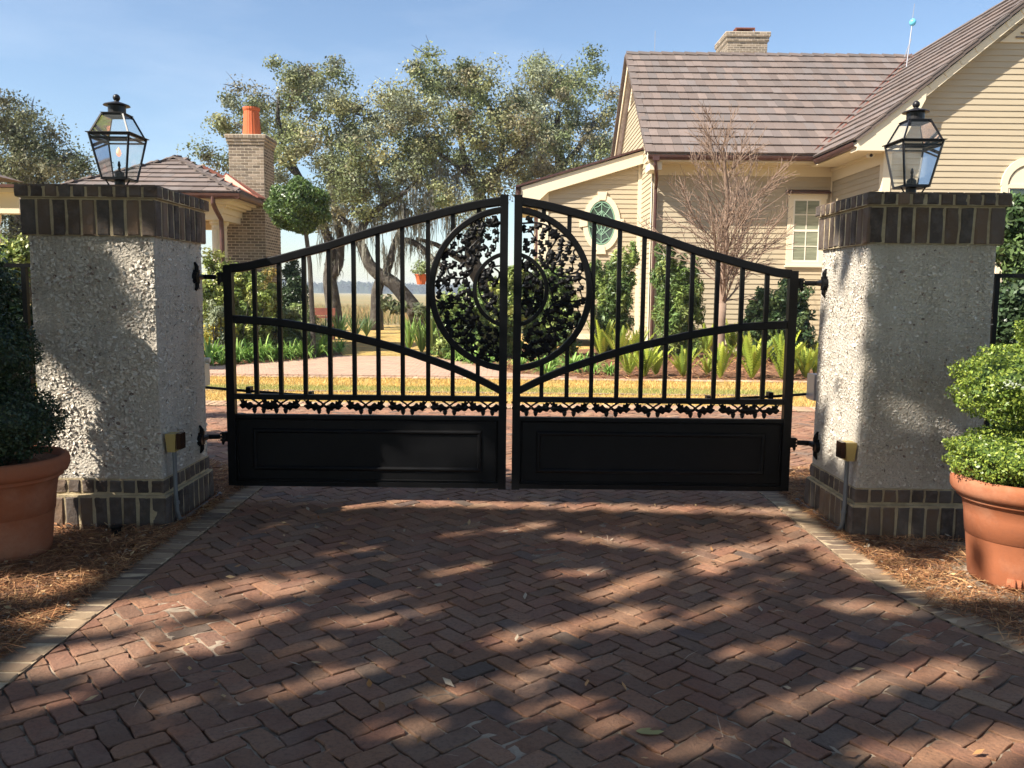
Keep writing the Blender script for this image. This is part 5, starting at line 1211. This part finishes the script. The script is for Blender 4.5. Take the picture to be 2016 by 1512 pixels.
shrub('leafy_shrub','light leaved shrub in front of the dark cone tree','shrub',[SH(582,635,28,38,20.6),SH(612,640,18,34,20.8)],[(.22,.28,.10),(.30,.34,.15),(.14,.20,.07)],base=B(585,20.6),size=.11)
shrub('grey_shrub','thin grey green lavender like shrub above the low yellow one','shrub',[SH(425,615,22,20,18.9)],[(.30,.33,.20),(.24,.28,.17)],base=B(425,18.9),mat_=M['leaf'],size=.06)
shrub('evergreen_shrub','dark shrub behind the left fence topped with yellow leaves','shrub',[SH(10,650,60,90,8.2),SH(-10,540,30,45,8.2)],DG,base=B(20,8.2),size=.07,cl=160,per=110)
shrub('evergreen_shrub','yellow green shrub above the left fence rail','shrub',[SH(40,500,38,32,9.5),SH(15,520,30,40,9.5)],YG,base=B(35,9.5),size=.06,cl=160)
shrub('holly','tall glossy holly behind the right pillar','holly',[SH(2010,470,48,70,8.3),SH(1995,420,25,35,8.3),SH(2030,600,75,80,8.3)],[(.08,.13,.04),(.12,.18,.06),(.05,.09,.03)],base=B(2010,8.3),size=.07,cl=170,per=110)
shrub('evergreen_shrub','dark shrub low behind the right fence','shrub',[SH(2010,600,60,60,7.4),SH(1985,640,30,50,7.4)],DG,base=B(2005,7.4),size=.06,cl=160)
shrub('camellia','glossy shrub behind the lower half of the left ring','shrub',[SH(905,640,42,50,20),SH(880,610,30,35,20),SH(930,600,34,38,20)],GR,base=B(900,20),size=.11)
shrub('camellia','loose shrub behind the gap between the leaves','shrub',[SH(990,610,34,75,21),SH(1010,560,22,50,21),SH(965,650,34,40,21)],YG,base=B(990,21),size=.12)
shrub('camellia','dark green shrub behind the right ring','shrub',[SH(1060,600,42,90,21.5),SH(1100,610,40,80,21.5)],GR,base=B(1070,21.5),size=.12)
shrub('podocarpus','tall feathery green shrub below the oval window','shrub',[SH(1207,610,40,70,22.5),SH(1205,565,34,45,22.5),SH(1240,515,14,45,22.5),SH(1170,530,10,34,22.5),SH(1215,520,8,25,22.5)],GR+YG[:1],base=B(1205,22.5),size=.13,cl=70)
shrub('podocarpus','tall green shrub just right of the copper downspout','shrub',[SH(1325,590,42,75,21.5),SH(1310,520,28,45,21.5),SH(1355,560,30,55,21.5)],GR,base=B(1325,21.5),size=.12,cl=70)
shrub('camellia','rounded dark camellia under the house window','shrub',[SH(1525,625,62,62,20.5),SH(1560,600,36,50,20.5),SH(1580,650,20,40,20.5)],[(.05,.09,.03),(.08,.13,.045),(.12,.17,.06)],base=B(1525,20.5),size=.11,cl=80)
# standard (lollipop) topiary
c=at(587,408,19.9); t=thing('standard_tree',(c.x,19.9,0),'clipped round headed tree on a thin trunk beside the pavilion chimney','tree')
mb=MB(); n=16000; d=unit(rng.normal(size=(n,3))); rr=.68*(.76+.29*rng.random(n))*(1+.07*np.sin(d[:,0]*7+1)+.08*np.sin(d[:,2]*8+d[:,0]*5)); mb.col=(.05,.08,.03); blob(mb,tuple(c),(.50,.50,.44),12,.04)  # blob: hidden solid core added so light does not pass the crown
mb.arr(*leaves(np.array(c)+d*rr[:,None]*np.array([1,1,.9]),d,.085,.35,np.array([(.10,.17,.04),(.07,.12,.03),(.15,.22,.06),(.05,.085,.03)])[rng.integers(0,4,n)],.9)); mb.build('crown',M['leafg'],t)
mb=MB(); q=at(610,520,19.9); mb.tube([(q.x+.06,19.9,0),(q.x+.03,19.9,q.z*.6),(q.x,19.9,q.z),(c.x+.14,19.9,c.z-.3)],[.065,.06,.055,.05],8); mb.build('trunk',M['bark'],t)
# hanging fern pot and tree-mounted ferns
p=at(829,545,31); t=thing('hanging_pot',(p.x,31,p.z),'small clay pot with a fern hanging from the oak limb','hanging pot')
mb=MB(); mb.lathe([(.0,-.28),(.15,-.28),(.22,.05),(.24,.05),(.24,.1),(.2,.1)],(p.x,31,p.z),14); mb.build('pot_body',M['orange'],t)
mb=MB(); C=np.array([[p.x,31,p.z+.3]]); mb.arr(*clumpcloud(C,np.array([.42]),260,.22,.25,np.array([[.22,.27,.12]]))); mb.build('foliage',M['leaf'],t)
mb=MB(); mb.tube([(p.x,31,p.z+.1),(p.x,31.5,p.z+1.6)],.008,4); mb.build('wire',M['iron'],t)
for i,(x,y,lab) in enumerate(((758,595,'left of two dark ferns mounted on the leaning oak'),(784,605,'right of two dark ferns mounted on the leaning oak'),(828,610,'leafy fern sprouting from the base of the curved oak trunk'))):
    p=at(x,y,32.3); mb=MB(); mb.arr(*clumpcloud(np.array([list(p)]),np.array([.42]),90,.30,.35,np.array([[.09,.11,.05]]))); tag(mb.build('staghorn_fern',M['leafg']),lab,'fern','ferns growing on the oaks')
t=thing('garden_bench',(*gr(628,640),0),'low rusty red garden bench near the marsh behind the irises','bench'); p=at(628,612,28)
mb=MB(); mb.box(p.x-.55,p.x+.5,27.8,28.2,.72,.78); mb.build('seat',M['flash'],t); mb=MB(); mb.box(p.x-.55,p.x+.5,28.2,28.24,.8,1.05); mb.build('backrest',M['flash'],t)
for s in (-.5,.45): mb=MB(); mb.box(p.x+s,p.x+s+.06,27.85,28.15,0,.72); mb.build('leg',M['flash'],t)
# strap-leaf clumps (daylilies, irises) and upright ferns
def strapclump(n,L,w,pal,spread,seed,droop=.5):
    r=np.random.default_rng(seed); mb=MB(); V=[];F=[];C=[]
    for i in range(n):
        a=r.random()*2*PI; l=L*(.55+.6*r.random()); e=spread*(.3+r.random()); c=np.array(pal[r.integers(len(pal))])*(.75+.5*r.random()); s=np.array([-math.sin(a),math.cos(a),0])*w/2; b=len(V)
        for k in range(5):
            t=k/4; rad_=l*math.sin(e)*t+.02; z=l*(math.cos(e)*t-droop*t*t*t*(.4+e)); q=np.array([math.cos(a)*rad_,math.sin(a)*rad_,max(z,.01)]); ww=[.8,1,.9,.6,.08][k]; V+=[q-s*ww,q+s*ww]
        for k in range(4): F.append((b+2*k,b+2*k+1,b+2*k+3,b+2*k+2)); C.append(c)
    mb.arr(np.array(V),np.array(F),np.array(C)); return mb
def fernclump(n,L,pal,seed):
    r=np.random.default_rng(seed); mb=MB(); V=[];F=[];C=[]
    for i in range(n):
        a=r.random()*2*PI; l=L*(.6+.5*r.random()); e=.08+.5*r.random(); c=np.array(pal[r.integers(len(pal))])*(.75+.5*r.random()); s=np.array([-math.sin(a),math.cos(a),0])
        m=16
        for k in range(m):
            t=k/m; rad_=l*math.sin(e)*t*(1+.4*t)+.02; z=l*math.cos(e)*t-.18*l*t**3; q=np.array([math.cos(a)*rad_,math.sin(a)*rad_,z]); ww=.036*math.sin(PI*(t*.85+.12))+.006; up=np.array([math.cos(a)*math.sin(e),math.sin(a)*math.sin(e),math.cos(e)])*l/m
            for sg in (-1,1):
                b=len(V); V+=[q,q+up*.75,q+s*sg*ww+up*1.1,q+s*sg*ww*.9+up*.6]; F.append((b,b+1,b+2,b+3)); C.append(c)
    mb.arr(np.array(V),np.array(F),np.array(C)); return mb
LP=[(.20,.36,.07),(.28,.45,.10),(.15,.27,.06),(.34,.48,.13)]; IP=[(.10,.17,.06),(.14,.22,.08),(.08,.13,.05)]; FP=[(.36,.42,.05),(.28,.36,.05),(.44,.46,.08),(.20,.28,.05)]
def row(protos, name, cat, pts, fmt, group):
    pts=sorted(pts)
    for i,(x,y,s) in enumerate(pts):
        g=gr(x,y); o=protos[i%len(protos)]
        if o.get('label') is None: tag(o,'x',cat,group); c=o
        else: c=o.copy(); col.objects.link(c)
        c.location=(g[0],g[1],0); c.rotation_euler=(0,0,random.random()*6.28); s*=.82+.4*random.random(); c.scale=(s,s,s*(.85+.3*random.random())); c['label']=fmt%ORD[i]
def protos(mk,name,m,k=3): return [mk(i).build(name,m) for i in range(k)]
lil=protos(lambda i:strapclump(70,.62,.035,LP,.75,20+i),'daylily',M['leaf'])
row(lil,'daylily','daylily',[(413,719,1.2),(438,720,1.1),(466,717,1.25),(492,715,1.1),(516,713,1.25),(543,711,1.15),(570,709,1.2),(597,707,1.15),(624,704,1.2),(648,700,1.1),(668,695,1.0),(425,708,1.2),(480,705,1.2),(530,701,1.2),(585,698,1.15),(635,692,1.1)],'%s daylily clump from the left in the bed behind the left leaf','daylilies left of the path')
lil=protos(lambda i:strapclump(70,.62,.035,LP,.75,40+i),'daylily',M['leaf'])
row(lil,'daylily','daylily',[(870,706,1),(900,712,1.05),(930,717,1),(958,722,1.05),(1025,722,1.0),(1060,728,1.1),(1090,724,1.1),(1125,730,1.1),(1150,722,1.0),(1165,736,.9),(1075,740,.9),(1200,738,.9)],'%s daylily clump from the left in the bed behind the rings','daylilies behind the rings')
iri=protos(lambda i:strapclump(60,1.15,.045,IP,.42,60+i,.3),'iris',M['leaf'])
row(iri,'iris','iris',[(640,672,.9),(668,668,1.0),(700,664,.95),(722,662,.85),(575,676,.8),(525,676,.7)],'%s dark iris clump from the left beyond the daylilies','dark irises left of the path')
irr=protos(lambda i:strapclump(70,1.1,.04,LP+[(.34,.44,.16)],.38,80+i,.3),'iris',M['leaf'])
row(irr,'iris','iris',[(805,690,1.0),(830,694,1.0),(852,698,1.0),(878,694,.9)],'%s pale spiky iris clump from the path edge','pale irises right of the path')
frn=protos(lambda i:fernclump(30,.72,FP,100+i),'fern',M['leaf'],4)
row(frn,'fern','fern',[(1238,738,1.0),(1268,742,.95),(1292,738,1.15),(1345,742,1.1),(1392,738,.85),(1418,744,.9),(1480,744,1.2),(1540,746,1.15),(1562,738,1.0),(1585,744,1.0),(1604,736,.95)],'%s yellow green fern from the left in the front row under the house','ferns in the front row')
frn=protos(lambda i:fernclump(30,.78,FP,120+i),'fern',M['leaf'],4)
row(frn,'fern','fern',[(1185,706,1.15),(1220,712,1.1),(1255,708,1.0),(1330,700,1.1),(1390,694,1.15),(1438,696,1.1),(1462,700,1.1),(1502,704,1.15),(1545,700,1.2),(1575,706,1.2),(1605,704,1.1),(1355,694,.9)],'%s fern from the left in the back row against the house','ferns in the back row')
# fallen-twig bush beside the left pillar base
shrub('dry_bush','small dry brown bush at the foot of the left pillar','bush',[((-2.18,6.62,.10),(.12,.2,.10))],[(.16,.09,.06),(.22,.14,.09)],base=(-2.18,6.62,0),size=.02,rad=.06,cl=900,per=30,stem=.004,mat_=M['dry'])
# garden spot light in the straw
t=thing('spot_light',(-2.58,5.28,0),'small black garden spot light in the straw before the left pillar','spot light'); mb=MB(); mb.tube([(-2.58,5.28,0),(-2.58,5.28,.05)],.03,12); mb.build('housing',M['iron'],t); mb=MB(); mb.tube([(-2.58,5.28,.05),(-2.58,5.28,.062)],.036,14); mb.build('rim',M['iron'],t)

# ---- bare little tree in front of the house
g=gr(1416,712); TB=Vector((g[0],20.2,0)); t=thing('bare_tree',tuple(TB),'leafless small tree with fine upswept twigs before the house','tree')
mb=MB(); rr=random.Random(3)
def brn(p,d,L,r,dep):
    n=max(3,int(L/.16)); pts=[p]; rad=[r]; cur=p.copy(); dd=d.copy()
    for k in range(n):
        dd=(dd+Vector((rr.gauss(0,.055),rr.gauss(0,.055),.03 if dep<3 else .045))).normalized(); cur=cur+dd*(L/n); pts.append(cur.copy()); rad.append(r*(1-.75*(k+1)/n)+.0035)
    mb.tube(pts,rad,8 if dep==0 else (6 if dep==1 else 4),cap=False)
    if dep>=3: return
    cnt=[0,9,4,2][dep] if dep else 34
    for i in range(cnt):
        k=rr.uniform(0,1)**1.3*.95+.01 if dep==0 else rr.uniform(.15,.97); q=pts[int(k*n)]; a=rr.random()*2*PI; e=rr.uniform(.5,1.15) if dep==0 else rr.uniform(.35,.75)
        ax=pts[min(int(k*n)+1,n)]-pts[max(int(k*n)-1,0)]; ax.normalize(); o=ax.orthogonal().normalized(); o=o*math.cos(a)+ax.cross(o)*math.sin(a)
        nd=(ax*math.cos(e)+o*math.sin(e)).normalized(); nl=(2.35*(1-.55*k)*rr.uniform(.7,1.1)+.2 if dep==0 else L*rr.uniform(.35,.6)*(1.1-k*.4)); brn(q,nd,nl,max(rad[int(k*n)]*(.23 if dep==0 else .48),.0038),dep+1)
mb.tube([TB+Vector((0,0,-.05)),TB+Vector((-.01,0,.4)),TB+Vector((0,0,1.0)),TB+Vector((.02,0,1.42))],[.17,.135,.12,.11],12)
brn(TB+Vector((.02,0,1.38)),Vector((0.01,0,1)),3.75,.095,0); mb.build('trunk',M['bark2'],t,smooth=True)

mb=MB(); mb.box(-1520,1520,-220,1520,-1.1,15.0); hm_=bpy.data.materials.new('haze'); hm_.use_nodes=True; hn=hm_.node_tree
hn.nodes.remove(hn.nodes['Principled BSDF']); pv=hn.nodes.new('ShaderNodeVolumePrincipled'); pv.inputs['Color'].default_value=(.80,.88,1,1); pv.inputs['Density'].default_value=.0005; hn.links.new(pv.outputs[0],hn.nodes['Material Output'].inputs['Volume'])
tag(mb.build('haze',hm_),kind='stuff')

# ================================================================== LIGHT, SKY, CAMERA
EL_,AZ=R(43),R(60)
L=bpy.data.lights.new('sun','SUN'); L.energy=5.0; L.angle=R(.55); L.color=(1,.925,.81); so=bpy.data.objects.new('sun',L); col.objects.link(so)
so.rotation_euler=Vector((math.sin(AZ)*math.cos(EL_),math.cos(AZ)*math.cos(EL_),-math.sin(EL_))).to_track_quat('-Z','Y').to_euler()
w=bpy.data.worlds.new('World'); sc.world=w; w.use_nodes=True; nt=w.node_tree; N=nt.nodes; K=nt.links; bg=N['Background']
sky=N.new('ShaderNodeTexSky'); sky.sky_type='NISHITA'; sky.sun_disc=False; sky.sun_elevation=EL_; sky.sun_rotation=R(240); sky.air_density=1.0; sky.dust_density=.6; sky.ozone_density=2.0
tc=N.new('ShaderNodeTexCoord'); mp=N.new('ShaderNodeMapping'); mp.inputs['Scale'].default_value=(1.2,1.2,5); mp.inputs['Rotation'].default_value=(0,.12,.5); nz=N.new('ShaderNodeTexNoise'); nz.inputs['Scale'].default_value=2.0; nz.inputs['Detail'].default_value=7; nz.inputs['Roughness'].default_value=.55
K.new(tc.outputs['Generated'],mp.inputs[0]); K.new(mp.outputs[0],nz.inputs[0]); rp=N.new('ShaderNodeMapRange'); rp.inputs[1].default_value=.48; rp.inputs[2].default_value=.80; rp.inputs[4].default_value=.17; K.new(nz.outputs[0],rp.inputs[0])
mx=N.new('ShaderNodeMix'); mx.data_type='RGBA'; K.new(rp.outputs[0],mx.inputs[0]); K.new(sky.outputs[0],mx.inputs[6]); mx.inputs[7].default_value=(7.5,7.8,8.2,1); K.new(mx.outputs[2],bg.inputs[0]); bg.inputs[1].default_value=.085
cam=bpy.data.cameras.new('camera'); cam.sensor_width=36; cam.lens=CF/2016*36; cam.clip_end=6000; co=bpy.data.objects.new('camera',cam); col.objects.link(co); co.location=(0,0,CH)
co.rotation_euler=(Matrix.Rotation(PI/2-CP,4,'X')@Matrix.Rotation(CR,4,'Z')).to_euler(); sc.camera=co
sc.view_settings.view_transform='Standard'; sc.view_settings.look='None'; sc.view_settings.exposure=1.15; sc.view_settings.gamma=1
sc.cycles.max_bounces=6; sc.cycles.transparent_max_bounces=12; sc.cycles.use_denoising=True
